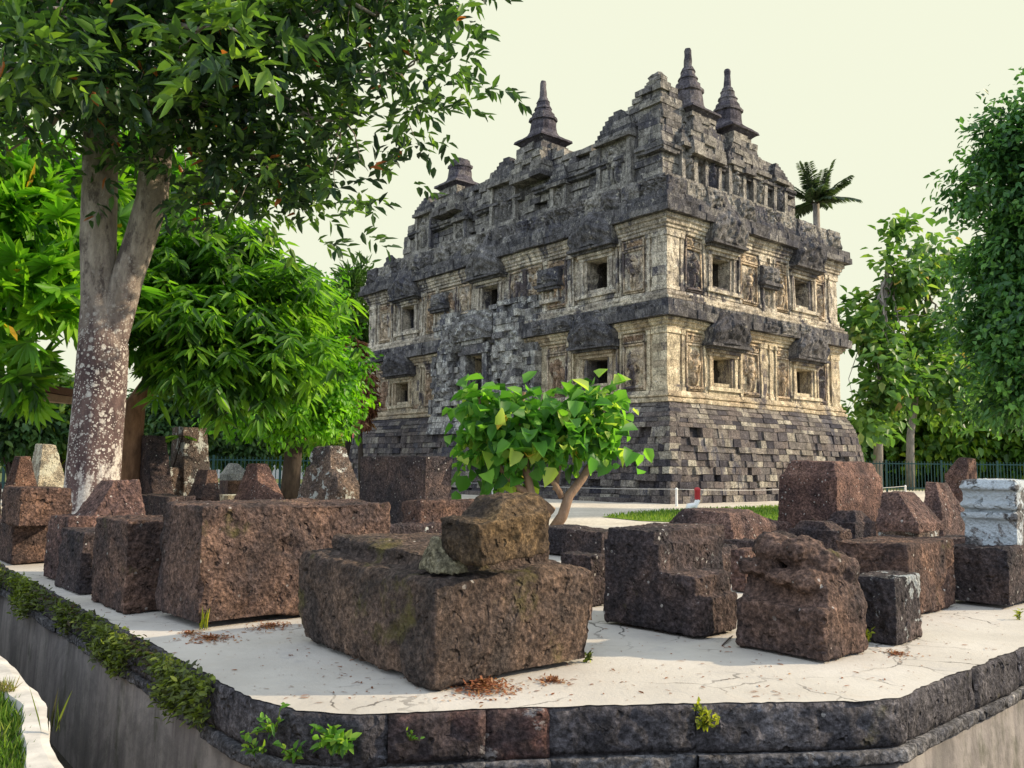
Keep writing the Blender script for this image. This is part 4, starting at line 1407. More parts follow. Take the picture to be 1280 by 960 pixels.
def fit(px_l, px_g, px_r, yb, yt, yaw=48.0, z=PZ):
    """corner, side lengths and height of a block standing on z whose edges sit at these places in the photo"""
    G = gp(px_g, yb, z)
    return fit_g(px_l, px_r, G, px_g, yt, yaw)
def fit_g(px_l, px_r, G, px_g, yt, yaw=48.0):
    y = math.radians(yaw)
    A = np.array([-math.cos(y), math.sin(y)]); B = np.array([math.sin(y), math.cos(y)])
    def length(px, D):
        d = ray(px, 600)[:2]
        # G + l D = k d
        m = np.array([[D[0], -d[0]], [D[1], -d[1]]])
        return float(np.linalg.solve(m, -G[:2])[0])
    d = ray(px_g, yt)
    k = math.hypot(G[0], G[1]) / math.hypot(d[0], d[1])
    return G, length(px_l, A), length(px_r, B), EYE + d[2] * k - G[2]

def put(name, label, mat, L, C, R, yb, yt, boxes=((0, 1, 0, 1, 0, 1),), yaw=48.0, lmin=None, z=PZ, **kw):
    G, la, lb, h = fit(L, C, R, yb, yt, yaw, z)
    return stone(name, label, mat, G, la, lb, h, boxes, yaw, **kw)

S = []
# 1 the big front block with its two steps and the ear on its right end
G1, la1, lb1, h1 = fit(388, 541, 737, 866, 733, 52)
put('stepped_block', 'largest moss-brown block at the front, stepped top, carrying a smaller block and a little rock', 'rock_moss', 388, 541, 737, 866, 733,
    ((0.0, 1.0, 0, 1, 0, .32, -.02, 1.04, -.02, 1.0), (-.02, 1.04, -.02, 1.0, .3, .93), (-.02, 1.04, -.02, 1.0, .93, 1.0, .0, 1.02, .0, .98), (.16, .98, .17, .9, .9, 1.17), (.04, .75, .9, 1.1, .34, .86)), 52, seed=1, vox=.013)
topz = PZ + h1 * 1.2
# 2 tilted block on top, 3 pyramid rock
G = gp(612, 716, topz)
put('fibrous_block', 'tilted block with golden-brown mossy right face lying on top of the big front block', 'rock_fibre', 556, 602, 688, 712, 642,
    ((0, 1, 0, 1, 0, .78, .0, 1.0, -.04, 1.04), (0, 1, .2, 1.05, .7, 1.08, .3, 1.0, .5, 1.1)), 48, z=topz - .015, seed=2, tilt=(-5, 3), rough=1.1)
put('small_rock', 'small yellowish pyramid shaped rock on the big front block', 'rock_small', 523, 545, 590, 722, 697,
    ((0, 1, 0, 1, 0, .5, .08, .92, .06, .9), (.08, .92, .06, .9, .5, 1.7, .42, .62, .2, .34)), 62, z=PZ + h1 * 1.06, seed=3, rough=1.3, cat='rock')
# 4.. left front row
put('long_block', 'long plain brown rectangular block left of the stepped front block', 'rock_brown', 203, 246, 488, 789, 643, ((0, 1, 0, 1, 0, 1),), 47, seed=4, vox=.014)
put('square_block', 'upright brown block with dark lower half, just left of the long plain block', 'rock_brown', 122, 155, 262, 769, 655, ((0, 1, 0, 1, 0, 1),), 48, seed=5)
put('dark_block', 'low dark block squeezed left of the upright brown block', 'rock_dark', 76, 97, 190, 745, 668, ((0, 1, 0, 1, 0, 1, .05, .95, .05, 1),), 48, seed=6)
put('slanted_block', 'dark slanting wedge block with reddish right side behind the low dark block', 'rock_red', 60, 78, 188, 730, 640, ((0, 1, 0, 1, 0, .9, .1, 1, .05, 1), (.1, 1, .3, 1, .85, 1.4, .4, 1, .65, .98)), 44, seed=7)
Gx, lax, lbx, hx = fit(-30, 14, 82, 707, 657)
put('lower_slab', 'tan rectangular block lowest of the two block stack at the far left', 'rock_brown', -30, 14, 82, 707, 657, seed=8)
put('upper_slab', 'tan rectangular block on top of the two block stack at the far left', 'rock_brown', 5, 23, 92, 661, 613, z=PZ + hx + .004, seed=9)
put('edge_block', 'brown block cut off by the left edge of the picture beside the stack', 'rock_brown', -60, -20, 6, 672, 605, seed=10)
put('red_antefix', 'dark red pointed stone with pale dots, far left behind the stack', 'rock_red', 3, 14, 50, 636, 590, ((0, 1, 0, 1, 0, .4), (0, 1, 0, 1, .38, 1.4, .5, 1, .4, .8)), 40, seed=11, z=PZ)
put('cream_wedge', 'cream lichen covered wedge stone left of the spotted tree trunk', 'rock_cream', 32, 45, 86, 630, 562, ((0, 1, 0, 1, 0, .15), (0, 1, 0, 1, .14, 1.1, .45, 1, .25, .75)), 50, seed=12)
# behind, left group
put('dark_wedge', 'dark leaning stone right beside the spotted tree trunk', 'rock_dark', 148, 162, 184, 640, 562, ((0, 1, 0, 1, 0, 1.0, .5, 1, .1, .9),), 50, seed=13)
put('tall_wedge', 'tall dark wedge stone with a smooth brown right face under a green leaf', 'rock_dark', 166, 194, 224, 646, 544, ((0, 1, 0, 1, 0, 1.0, .6, 1.0, 0, 1),), 50, seed=14, rough=.6)
put('pillar_stone', 'tallest upright stone with pale lichen on its left edge and top', 'rock_lichen', 211, 228, 264, 640, 533, ((0, 1, 0, 1.15, 0, .3), (0, 1, 0, 1, .25, 1, .25, 1, 0, .95)), 48, seed=15, rough=.7)
put('speckled_block', 'small square block covered in white lichen dots before the tallest stone', 'rock_lichen', 195, 210, 250, 640, 586, seed=16)
put('flat_slab', 'long low dark slab lying in front of the speckled block', 'rock_dark', 168, 205, 246, 654, 622, seed=17)
put('leaning_stone', 'brown leaning stone at the right end of the low dark slab', 'rock_brown', 236, 251, 276, 652, 592, ((0, 1, 0, 1, 0, .5), (0, 1, 0, 1, .45, 1.05, .3, 1, .5, 1)), 48, seed=18)
put('dome_plinth_block', 'tan block with a dark left face under the grey dome stone', 'rock_brown', 274, 284, 318, 622, 602, seed=19, z=PZ)
put('dome_stone', 'rounded grey green dome shaped stone between the tallest stone and the pink pyramid', 'rock_grey', 274, 283, 311, 604, 590, ((0, 1, 0, 1, 0, .8, .05, .95, .0, 1), (.05, .95, .0, 1, .75, 1.7, .35, .75, .3, .65)), 48, z=PZ + .27, seed=20)
put('white_slab', 'thin pale slab lying on the ground before the grey dome stone', 'rock_cream', 272, 284, 306, 630, 620, seed=21)
put('pink_pyramid', 'pinkish truncated pyramid stone behind the long plain block', 'rock_red', 288, 322, 367, 656, 630, ((0, 1, 0, 1, 0, .5), (0, 1, 0, 1, .45, 2.9, .55, .9, .38, .7)), 46, seed=22, rough=.6)
put('lichen_boulder', 'hulking dark stone with pale lichen and a mouth-like hollow, behind the long plain block', 'rock_lichen', 366, 408, 452, 660, 612, ((0, 1, 0, 1, 0, 1.0, .0, .9, .1, 1), (.0, .9, .1, 1, .95, 2.1, .3, .8, .35, .85)), 46, seed=23, rough=1.6, blobs=((.1, .3, .9, .3, .35, .6),))
put('big_dark_block', 'large smooth dark block with reddish rounded right end, left of the leafy sapling', 'rock_dark', 448, 530, 570, 676, 572, ((0, 1, 0, .9, 0, 1), (.1, .9, .8, 1.12, .2, .85)), 48, seed=24, rough=.7)
put('rough_block', 'rough brown block between the large dark block and the golden mossy block', 'rock_brown', 494, 520, 640, 698, 634, ((0, 1, 0, 1, 0, .6, 0, 1, 0, 1), (.1, 1, .05, 1, .55, 1.05)), 52, seed=25)
put('grey_step', 'low grey stone between the long plain block and the rough block', 'rock_dark', 470, 482, 560, 702, 658, seed=26)
# middle group
put('dropping_block', 'low block with a white bird dropping, right behind the big front block', 'rock_dark', 700, 738, 760, 760, 697, seed=27)
put('long_low_slab', 'long low black slab behind the sapling, left of the L shaped block', 'rock_dark', 672, 752, 790, 702, 668, seed=28)
put('step_shaped_block', 'L shaped dark block like a seat with a raised rounded back, middle right', 'rock_dark', 755, 877, 915, 801, 726,
    ((0, 1, 0, 1.1, 0, .62), (.06, 1, .0, 1.1, .6, 1.0), (.42, 1.0, -.0, 2.1, 0, 1.5), (.47, .98, .03, 2.3, 1.45, 1.72)), 45, seed=29, vox=.014)
put('tombstone_block', 'long low block with a curved reddish top behind the L shaped block', 'rock_red', 835, 916, 988, 692, 660, ((0, 1, 0, 1, 0, .9), (0, 1, 0, .95, .85, 1.5, .1, .8, .05, .4)), 45, seed=30)
put('rounded_block', 'small rounded block between the L shaped block and the carved block', 'rock_dark', 844, 886, 930, 732, 690, ((0, 1, 0, 1, 0, .85), (.05, .95, .05, .95, .8, 1.05, .15, .85, .1, .9)), 48, seed=31)
put('rear_slab', 'thin slab just behind the small rounded block', 'rock_dark', 900, 985, 1010, 706, 684, seed=32)
put('knob_stone', 'little reddish stone peeping out left of the carved block', 'rock_red', 912, 932, 962, 742, 690, seed=33)
# carved block with its worn lump
put('carved_block', 'bulky brown block with a worn carved figure lump on top, right of centre', 'rock_brown', 918, 1030, 1080, 831, 742,
    ((0, 1, 0, 1, 0, .7, 0, 1, .0, .98), (.0, 1.0, .12, 1.0, .65, 1.15, .1, 1.02, .3, .98), (.62, 1.02, .1, .9, 1.1, 1.3)), 50, seed=34, vox=.013, rough=1.3,
    blobs=((.72, .42, 1.5, .22, .4, .26), (.45, .5, 1.45, .22, .36, .26), (.22, .62, 1.3, .16, .3, .22), (.3, .3, 1.05, .2, .25, .2), (.12, .85, 1.2, .12, .2, .2), (.55, .2, 1.1, .2, .2, .12)))
# right group
put('huge_block', 'biggest block at the back right, dark left face and rusty orange right side', 'rock_red', 972, 1048, 1104, 686, 586, ((-.02, 1.05, -.02, 1.0, 0, .9, 0, .96, 0, .98), (0, .96, 0, .98, .85, 1.08, .1, .85, .08, .9)), 46, seed=35, rough=.8)
put('round_cushion', 'rounded dark cushion-like stone in front of the biggest back block', 'rock_dark', 1026, 1070, 1094, 690, 650, ((0, 1, 0, 1, 0, .85), (.0, 1, .1, .9, .8, 1.2, .2, .8, .3, .7)), 46, seed=36)
put('flat_cap', 'flat dark slab with an orange end before the biggest back block', 'rock_dark', 984, 1046, 1062, 702, 662, ((0, 1, 0, 1, 0, .9), (.05, .95, .05, .95, .85, 1.15, .3, .8, .2, .8)), 46, seed=37)
Gb, lab, lbb, hb = fit(1095, 1143, 1172, 704, 664)
put('speckled_under_block', 'pale speckled base block under the triangular stone', 'rock_lichen', 1095, 1143, 1172, 704, 664, seed=38)
put('triangle_stone', 'brown triangular roof-shaped stone resting on a speckled base block', 'rock_red', 1093, 1148, 1177, 668, 655, ((0, 1, 0, 1, 0, .9), (0, 1, 0, 1, .8, 3.8, .55, .95, .2, .75)), 46, z=PZ + hb + .003, seed=39)
put('orange_stone', 'dark stone with a mossy orange right face between the triangular stone and the white pedestal', 'rock_red', 1152, 1180, 1206, 690, 622, ((0, 1, 0, 1, 0, .7), (0, 1, 0, 1, .65, 1.25, .4, .9, .1, .6)), 46, seed=40)
put('distant_stone', 'purple brown stone standing behind the white pedestal', 'rock_red', 1181, 1210, 1222, 640, 582, ((0, 1, 0, 1, 0, .8), (0, 1, 0, 1, .75, 1.15, .0, .4, .1, .9)), 46, seed=41)
put('ledge_block', 'long flat topped block with white streaks behind the small lichen block', 'rock_brown', 1042, 1136, 1190, 776, 686, ((0, 1, 0, 1, 0, 1),), 46, seed=42, vox=.014)
put('lichen_block', 'small dark block with pale lichen patches, right of the carved block', 'rock_rosette', 1062, 1121, 1146, 809, 726, ((0, 1, 0, 1, 0, 1, .0, 1, .0, 1),), 46, seed=43)
Gp, lap, lbp, hp = fit(1180, 1263, 1306, 763, 692)
put('pedestal_under_block', 'wide dark block carrying the white plastered pedestal at the right edge', 'rock_dark', 1180, 1263, 1310, 763, 692, ((0, 1.05, 0, 1.2, 0, 1),), 46, seed=44, vox=.014)
put('plastered_pedestal', 'pedestal stone with white plaster and dark mouldings at the right edge', 'rock_plaster', 1202, 1272, 1312, 688, 612,
    ((0, 1, 0, 1, 0, .5), (-.03, 1.03, -.03, 1.03, .47, .57), (.02, .98, .02, .98, .55, .67), (-.03, 1.03, -.03, 1.03, .65, .74), (-.0, 1.0, -.0, 1.0, .72, 1.0), (-.05, 1.05, -.05, 1.05, .97, 1.12, .0, 1, .0, 1)), 46, z=PZ + hp + .003, seed=45, rough=.7, vox=.012)
put('side_block', 'low dark slab behind the pedestal base', 'rock_dark', 1160, 1215, 1240, 712, 676, seed=46)
put('far_flat_stone', 'flat stone lying far back right of the triangular stone', 'rock_dark', 1096, 1130, 1150, 672, 652, seed=47)

# ------------------------------------------------------------------ foliage
def leaf_arrays(base, dirs, norm, ln, wd, fold=0.25, droop=0.15, shape=(0.32, 0.7)):
    """6-vertex folded leaves; returns vertices (N,6,3)"""
    dirs = dirs / np.linalg.norm(dirs, axis=1, keepdims=True)
    side = np.cross(dirs, norm)
    side /= np.linalg.norm(side, axis=1, keepdims=True) + 1e-9
    nn = np.cross(side, dirs)
    ln = ln[:, None]; wd = wd[:, None]
    V = np.zeros((len(base), 6, 3))
    a, b = shape
    V[:, 0] = base
    V[:, 1] = base + dirs * ln * a + side * wd * .5 + nn * wd * fold
    V[:, 2] = base + dirs * ln * b + side * wd * .38 + nn * (wd * fold * .8 - ln * droop * .5)
    V[:, 3] = base + dirs * ln - nn * ln * droop
    V[:, 4] = base + dirs * ln * b - side * wd * .38 + nn * (wd * fold * .8 - ln * droop * .5)
    V[:, 5] = base + dirs * ln * a - side * wd * .5 + nn * wd * fold
    return V
def leaf_mesh(name, V, rnd):
    n = len(V)
    rnd = np.clip(rnd, 0, .93)
    rnd = np.where(RNG.random(n) < .008, 1.0, rnd)
    idx = np.arange(n)[:, None] * 6
    q1 = idx + np.array([0, 3, 2, 1])
    q2 = idx + np.array([0, 5, 4, 3])
    Q = np.stack([q1, q2], 1).reshape(-1, 4)
    return mesh_np(name, V.reshape(-1, 3), quads=Q, rnd=np.repeat(np.clip(rnd, 0, 1), 2))

def unit(n):
    v = RNG.normal(size=(n, 3))
    return v / np.linalg.norm(v, axis=1, keepdims=True)

def crown_leaves(blobs, clusters, per, ln, wd, kind='twig', shell=2.0, gap=None, seed=0, tone=0.0, spread=1.0, droop=.15, fold=.2, clump=None):
    """blobs: (centre, radii); leaves gathered in clusters on the blobs' outer part"""
    C = np.array([b[0] for b in blobs], float); R = np.array([b[1] for b in blobs], float)
    wgt = np.prod(R, 1) ** 0.75
    wgt /= wgt.sum()
    k = RNG.choice(len(blobs), clusters, p=wgt)
    u = unit(clusters)
    rad = RNG.random(clusters) ** (1.0 / (3.0 * shell))
    lump = 1 + 0.22 * vnoise(u * 2.1 + k[:, None] * 7.3, 1.0, seed + 2) + 0.16 * vnoise(u * 5 + k[:, None] * 3.1, 1.0, seed + 4)
    P = C[k] + u * R[k] * (rad * lump)[:, None]
    if clump is not None:                          # gather the clusters into tufts with gaps between them
        K, rs = clump
        cen = RNG.choice(clusters, min(K, clusters), replace=False)
        pick = cen[RNG.integers(0, len(cen), clusters)]
        off = RNG.normal(size=(clusters, 3)) * rs * .5 * np.array([1, 1, .72])
        u = .55 * u[pick] + .75 * off / (np.linalg.norm(off, axis=1, keepdims=True) + 1e-6)
        P = P[pick] + off
        k = k[pick]
    if gap is not None:
        sc, th = gap
        keep = vnoise(P, sc, seed + 7) > th
        P, u, k = P[keep], u[keep], k[keep]
    n = len(P)
    out = u + np.array([0, 0, .25])
    out = out + RNG.normal(size=(n, 3)) * .45 * spread
    out /= np.linalg.norm(out, axis=1, keepdims=True)
    crnd = RNG.normal(size=n) * .2 + .45 + tone + .18 * vnoise(P, 1.3, seed + 8)
    m = per
    base = np.repeat(P, m, 0); o = np.repeat(out, m, 0)
    N = len(base)
    j = np.tile(np.arange(m), n)
    if kind == 'twig':
        t = (j / max(1, m - 1))[:, None]
        L0 = ln * 1.6
        base = base + o * (t * L0) + RNG.normal(size=(N, 3)) * ln * .06
        perp = np.cross(o, unit(N)); perp /= np.linalg.norm(perp, axis=1, keepdims=True) + 1e-9
        d = o * (.45 + .5 * t) + perp * (1.0 - .45 * t)
        nrm = np.array([0, 0, 1.0]) + RNG.normal(size=(N, 3)) * .4
    elif kind == 'droop':
        ang = (j / m * 2 * np.pi + np.repeat(RNG.random(n) * 6.28, m))
        d = np.stack([np.cos(ang), np.sin(ang), RNG.normal(size=N) * .25 - .75], 1) + o * .45
        base = base + RNG.normal(size=(N, 3)) * ln * .1
        nrm = np.array([0, 0, 1.0]) + o * .5 + RNG.normal(size=(N, 3)) * .25
    elif kind == 'palmate':
        ang = (j / m - .5) * 3.6
        a1 = np.repeat(np.cross(out, unit(n)), m, 0); a1 /= np.linalg.norm(a1, axis=1, keepdims=True) + 1e-9
        d = o * np.cos(ang)[:, None] + a1 * np.sin(ang)[:, None] + np.array([0, 0, -.25])
        nrm = np.cross(o, a1) + np.array([0, 0, .6])
    else:                                         # broad: hanging single leaves
        d = o * .8 + np.array([0, 0, -.55]) + RNG.normal(size=(N, 3)) * .45
        base = base + RNG.normal(size=(N, 3)) * ln * .55
        nrm = o + np.array([0, 0, .7]) + RNG.normal(size=(N, 3)) * .35
    l = ln * RNG.uniform(.65, 1.2, N); w = wd * RNG.uniform(.75, 1.15, N)
    V = leaf_arrays(base, d, nrm, l, w, fold, droop)
    r = np.repeat(crnd, m) + RNG.normal(size=N) * .16
    return V, r, P

def px_blob(px, py, rx, ry, depth, rd=None):
    c = at(px, py, depth)
    f = depth / FPX
    return (tuple(c), (rx * f, (rd if rd is not None else max(rx, ry) * .9 * f), ry * f))

def limb_path(p0, p1, n=6, sag=0.0, wob=.06):
    p0, p1 = Vector(p0), Vector(p1)
    L = (p1 - p0).length
    out = []
    for i in range(n + 1):
        t = i / n
        p = p0.lerp(p1, t)
        p.z += sag * math.sin(t * math.pi) * L
        if 0 < i < n:
            p += Vector((random.uniform(-1, 1), random.uniform(-1, 1), random.uniform(-1, 1))) * wob * L * .5
        out.append(p)
    return out

def tree(name, label, base, cat='tree', group=None):
    e = empty(name, base)
    return tag(e, label, cat, group)
def add_part(root, name, me_or_mb, mat, smooth=False):
    if isinstance(me_or_mb, MB):
        o = me_or_mb.build(name, mat, root, smooth)
    else:
        o = link(name, me_or_mb, mat, root)
    o.data.transform(Matrix.Translation(-Vector(root.location)))
    return o
def crown_part(root, mat, *a, name='crown', extra=None, **k):
    V, r, P = crown_leaves(*a, **k)
    return add_part(root, name, leaf_mesh(name, V, r), mat), P

def twigs(root, mat, origins, P, n, r0=.02, name='branch'):
    """thin branches from limb points out to some of the leaf clusters"""
    mb = MB()
    O = np.array(origins)
    for q in RNG.choice(len(P), min(n, len(P)), replace=False):
        p = P[q]
        d = np.linalg.norm(O - p, axis=1)
        o = O[np.argmin(d)]
        pts = limb_path(o, p, 4, .08, .12)
        mb.tube(pts, list(np.linspace(r0, r0 * .25, 5)), 5)
    return tag(add_part(root, name, mb, mat, True), kind='stuff')

# --- the spotted twin-stem tree at the left
T0 = at(116, 640, 11.0); T0[2] = 0.0
tr0 = tree('spotted_tree', 'big foreground tree with lichen spotted forked trunk and dark leaves over the top left', tuple(T0))
D = 11.0
k = D / FPX
def tpath(pts, dep=D):
    return [tuple(at(x, y, dep)) for x, y, _ in pts], [w * .5 * dep / FPX for _, _, w in pts]
P, Rr = tpath([(112, 676, 74), (113, 640, 66), (116, 600, 62), (121, 540, 61), (126, 480, 61), (129, 440, 60), (128, 412, 54), (126, 382, 46), (124, 350, 43), (123, 300, 43), (124, 250, 43), (126, 190, 42), (126, 120, 40), (120, 60, 34), (105, -20, 28), (90, -110, 20)])
mb = MB(); mb.tube(P, Rr, 28, .5, .03)
add_part(tr0, 'trunk', mb, M['bark_spotted'], True)
P1, R1 = tpath([(126, 400, 40), (124, 350, 42), (123, 300, 43), (124, 250, 43), (126, 190, 42), (126, 120, 40), (120, 60, 34), (105, -20, 28), (90, -110, 20)])
P2, R2 = tpath([(134, 462, 26), (141, 425, 36), (149, 385, 39), (160, 345, 38), (176, 298, 38), (190, 250, 39), (196, 190, 38), (204, 130, 36), (214, 60, 30), (236, -20, 24), (262, -110, 16)])
mb = MB(); mb.tube(P2, R2, 20, .5, .03)
add_part(tr0, 'stem', mb, M['bark_upper'], True)
mb = MB()
P3 = [at(122, 130, D), at(117, 112, D - .1), at(108, 96, D - .25)]
mb.tube(P3, [.09, .075, .06], 10, .5)
add_part(tr0, 'cut_branch', mb, M['bark_upper'], True)
limbs = []
mb = MB()
for (s, e, r0) in ((P2[7], (430, 150, 10), .1), (P2[7], (330, 205, 10.4), .07), (P2[8], (500, 90, 9.6), .09), (P1[5], (20, 80, 9.5), .09), (P1[6], (300, 40, 8.5), .06), (P2[8], (470, 20, 9.5), .08), (P1[5], (10, 190, 11), .06), (P2[9], (380, -60, 10), .08), (P1[6], (60, 10, 8.0), .05)):
    pts = limb_path(s, at(*e), 7, .05, .1)
    limbs += [tuple(p) for p in pts]
    mb.tube(pts, list(np.linspace(r0, r0 * .25, 8)), 8)
add_part(tr0, 'limb', mb, M['bark_upper'], True)
NB = [px_blob(60, 70, 150, 95, 9.6), px_blob(10, 140, 120, 60, 10.4), px_blob(220, 60, 150, 95, 10.0), px_blob(300, 175, 110, 75, 10.4), px_blob(360, 110, 115, 100, 9.8), px_blob(340, 240, 75, 38, 10.4),
      px_blob(455, 90, 85, 80, 9.5), px_blob(430, 180, 75, 48, 9.6), px_blob(520, 105, 55, 50, 9.4), px_blob(415, 245, 38, 28, 9.6), px_blob(490, 30, 65, 40, 9.5), px_blob(530, 140, 35, 25, 9.4), px_blob(570, 60, 25, 22, 9.4),
      px_blob(300, -40, 190, 70, 9.8), px_blob(90, -60, 220, 90, 9.8), px_blob(480, -60, 130, 70, 9.6), px_blob(200, 215, 70, 40, 11.6)]
cr, PP = crown_part(tr0, M['leaf_near'], NB, 2450, 8, .19, .075, kind='twig', shell=.9, seed=3, tone=-.03, spread=1.2, clump=(230, .62))
twigs(tr0, M['bark_upper'], limbs, PP, 220, .014)
NB2 = [px_blob(275, 60, 60, 50, 7.6), px_blob(330, 35, 45, 45, 7.4), px_blob(120, 75, 50, 30, 8.4), px_blob(40, 60, 60, 60, 8.2)]
crown_part(tr0, M['leaf_near'], NB2, 60, 9, .24, .085, kind='twig', shell=.8, seed=5, tone=.12, name='near_sprays')

# --- mango-like tree behind it, drooping leaves
def simple_tree(name, label, trunk_px, depth, r0, r1, blobs, mat, bark, clusters, per, ln, wd, kind, gap=None, tone=0.0, seed=0, limbs_n=7, shell=1.6, group=None, cat='tree', spread=1.0, droop=.15, clump=None):
    base = at(trunk_px[0][0], trunk_px[0][1], depth); base[2] = 0.0
    root = tree(name, label, tuple(base), cat, group)
    pts = [tuple(base)] + [tuple(at(x, y, depth)) for x, y in trunk_px[1:]]
    mb = MB()
    mb.tube(pts, list(np.linspace(r0, r1, len(pts))), 12, .5, .05)
    add_part(root, 'trunk', mb, M[bark], True)
    top = Vector(pts[-1])
    mb = MB()
    for b in random.sample(blobs, min(limbs_n, len(blobs))):
        c = Vector(b[0])
        pp = limb_path(Vector(pts[-2]).lerp(top, random.uniform(.3, 1)), c, 6, .05, .12)
        mb.tube(pp, list(np.linspace(r1 * .75, r1 * .12, 7)), 7)
        for _ in range(3):
            e = c + Vector((random.uniform(-.8, .8) * b[1][0], random.uniform(-.8, .8) * b[1][1], random.uniform(-.6, .9) * b[1][2]))
            pq = limb_path(pp[random.randint(2, 5)], e, 4, .05, .12)
            mb.tube(pq, list(np.linspace(r1 * .3, r1 * .06, 5)), 5)
    add_part(root, 'limb', mb, M[bark], True)
    crown_part(root, M[mat], blobs, clusters, per, ln, wd, kind=kind, shell=shell, gap=gap, seed=seed, tone=tone, spread=spread, droop=droop, clump=clump)
    return root

mg = [px_blob(240, 335, 65, 65, 16), px_blob(300, 395, 75, 65, 15.5), px_blob(240, 425, 70, 48, 15), px_blob(345, 375, 38, 40, 17), px_blob(180, 380, 60, 60, 16), px_blob(310, 455, 65, 35, 15.2), px_blob(355, 440, 38, 38, 16), px_blob(190, 270, 60, 60, 17), px_blob(290, 330, 45, 45, 16)]
simple_tree('mango_tree', 'broad tree with drooping lance-shaped bright leaves and a reddish trunk behind the spotted trunk', [(158, 640), (163, 560), (170, 505), (205, 455)], 16.0, .25, .15, mg, 'leaf_mango', 'bark_brown', 1750, 9, .42, .095, 'droop', tone=.02, seed=11, shell=1.1, clump=(85, .75))
br = [px_blob(30, 280, 70, 60, 14), px_blob(40, 370, 80, 55, 13.5), px_blob(100, 330, 40, 70, 14.5), px_blob(20, 440, 60, 40, 14), px_blob(180, 240, 60, 60, 17), px_blob(200, 330, 40, 50, 17), px_blob(70, 230, 70, 40, 15)]
simple_tree('palmate_tree', 'tree with big fingered yellow-green leaves at the far left edge', [(-40, 640), (-30, 500), (0, 400)], 14.5, .25, .14, br, 'leaf_bright', 'bark_dark', 720, 9, .5, .13, 'palmate', tone=.03, seed=21, shell=1.3, clump=(60, .7))
rd = [px_blob(358, 455, 58, 55, 24), px_blob(402, 470, 24, 48, 23), px_blob(325, 500, 46, 32, 23.5), px_blob(385, 515, 38, 25, 23), px_blob(385, 390, 34, 40, 25), px_blob(345, 415, 40, 35, 24)]
simple_tree('round_tree', 'small round bright green tree with a dark trunk standing left of the temple', [(362, 610), (367, 560), (372, 520)], 24.0, .27, .2, rd, 'leaf_round', 'bark_dark', 4600, 8, .2, .105, 'broad', tone=.05, seed=31, shell=1.3, clump=(95, .75))
cf = [px_blob(440, 395, 16, 45, 42), px_blob(432, 440, 26, 50, 42), px_blob(445, 360, 7, 25, 42), px_blob(415, 450, 25, 35, 43)]
simple_tree('cypress_tree', 'narrow pointed yellow green tree just left of the temple wall', [(436, 600), (436, 480), (438, 400)], 42.0, .2, .08, cf, 'leaf_conifer', 'bark_dark', 1500, 6, .5, .12, 'twig', seed=41, shell=1.2)
simple_tree('dry_tree', 'small tree with dry reddish foliage at the left foot of the temple', [(452, 600), (450, 540), (450, 500)], 34.0, .12, .06, [px_blob(448, 470, 18, 25, 34), px_blob(456, 500, 14, 35, 33.5), px_blob(440, 440, 16, 20, 34)], 'leaf_reddish', 'bark_dark', 260, 7, .35, .12, 'droop', seed=45)

# --- right hand trees
tk = [px_blob(1110, 290, 30, 25, 44), px_blob(1120, 350, 45, 40, 44), px_blob(1090, 400, 30, 45, 44), px_blob(1130, 420, 40, 40, 44), px_blob(1100, 470, 42, 45, 43), px_blob(1085, 520, 32, 40, 43), px_blob(1150, 330, 28, 30, 45), px_blob(1130, 490, 45, 40, 44)]
simple_tree('teak_tree', 'slim pale trunked tree with sparse large leaves right of the temple', [(1097, 605), (1098, 540), (1102, 440), (1110, 320)], 44.0, .26, .1, tk, 'leaf_teak', 'bark_grey', 400, 6, .58, .38, 'broad', tone=.03, seed=51, shell=1.0, clump=(55, .8))
tk2 = [px_blob(1160, 370, 32, 40, 46), px_blob(1175, 430, 35, 45, 46), px_blob(1150, 470, 40, 45, 46), px_blob(1165, 310, 25, 25, 46), px_blob(1180, 490, 35, 40, 46)]
simple_tree('teak_tree', 'second pale trunked tree, between the slim sparse tree and the big dark tree', [(1137, 605), (1138, 545), (1148, 470), (1160, 360)], 46.0, .24, .1, tk2, 'leaf_teak', 'bark_grey', 270, 6, .58, .38, 'broad', tone=.0, seed=55, shell=1.0, clump=(40, .85))
bt = [px_blob(1268, 205, 52, 55, 19.5), px_blob(1310, 170, 55, 55, 19), px_blob(1282, 295, 48, 55, 20), px_blob(1250, 345, 30, 42, 20.5), px_blob(1305, 385, 55, 55, 19.5), px_blob(1265, 420, 35, 30, 20), px_blob(1330, 260, 60, 90, 19), px_blob(1225, 235, 20, 20, 20), px_blob(1243, 400, 20, 25, 21), px_blob(1290, 460, 45, 40, 20), px_blob(1268, 500, 28, 30, 20.5)]
simple_tree('rain_tree', 'large dense blue-green tree leaning in from the right edge', [(1420, 640), (1405, 520), (1380, 400), (1350, 300)], 19.5, .4, .2, bt, 'leaf_blue', 'bark_grey', 3900, 9, .2, .1, 'broad', tone=.0, seed=61, shell=1.2, clump=(120, .85))
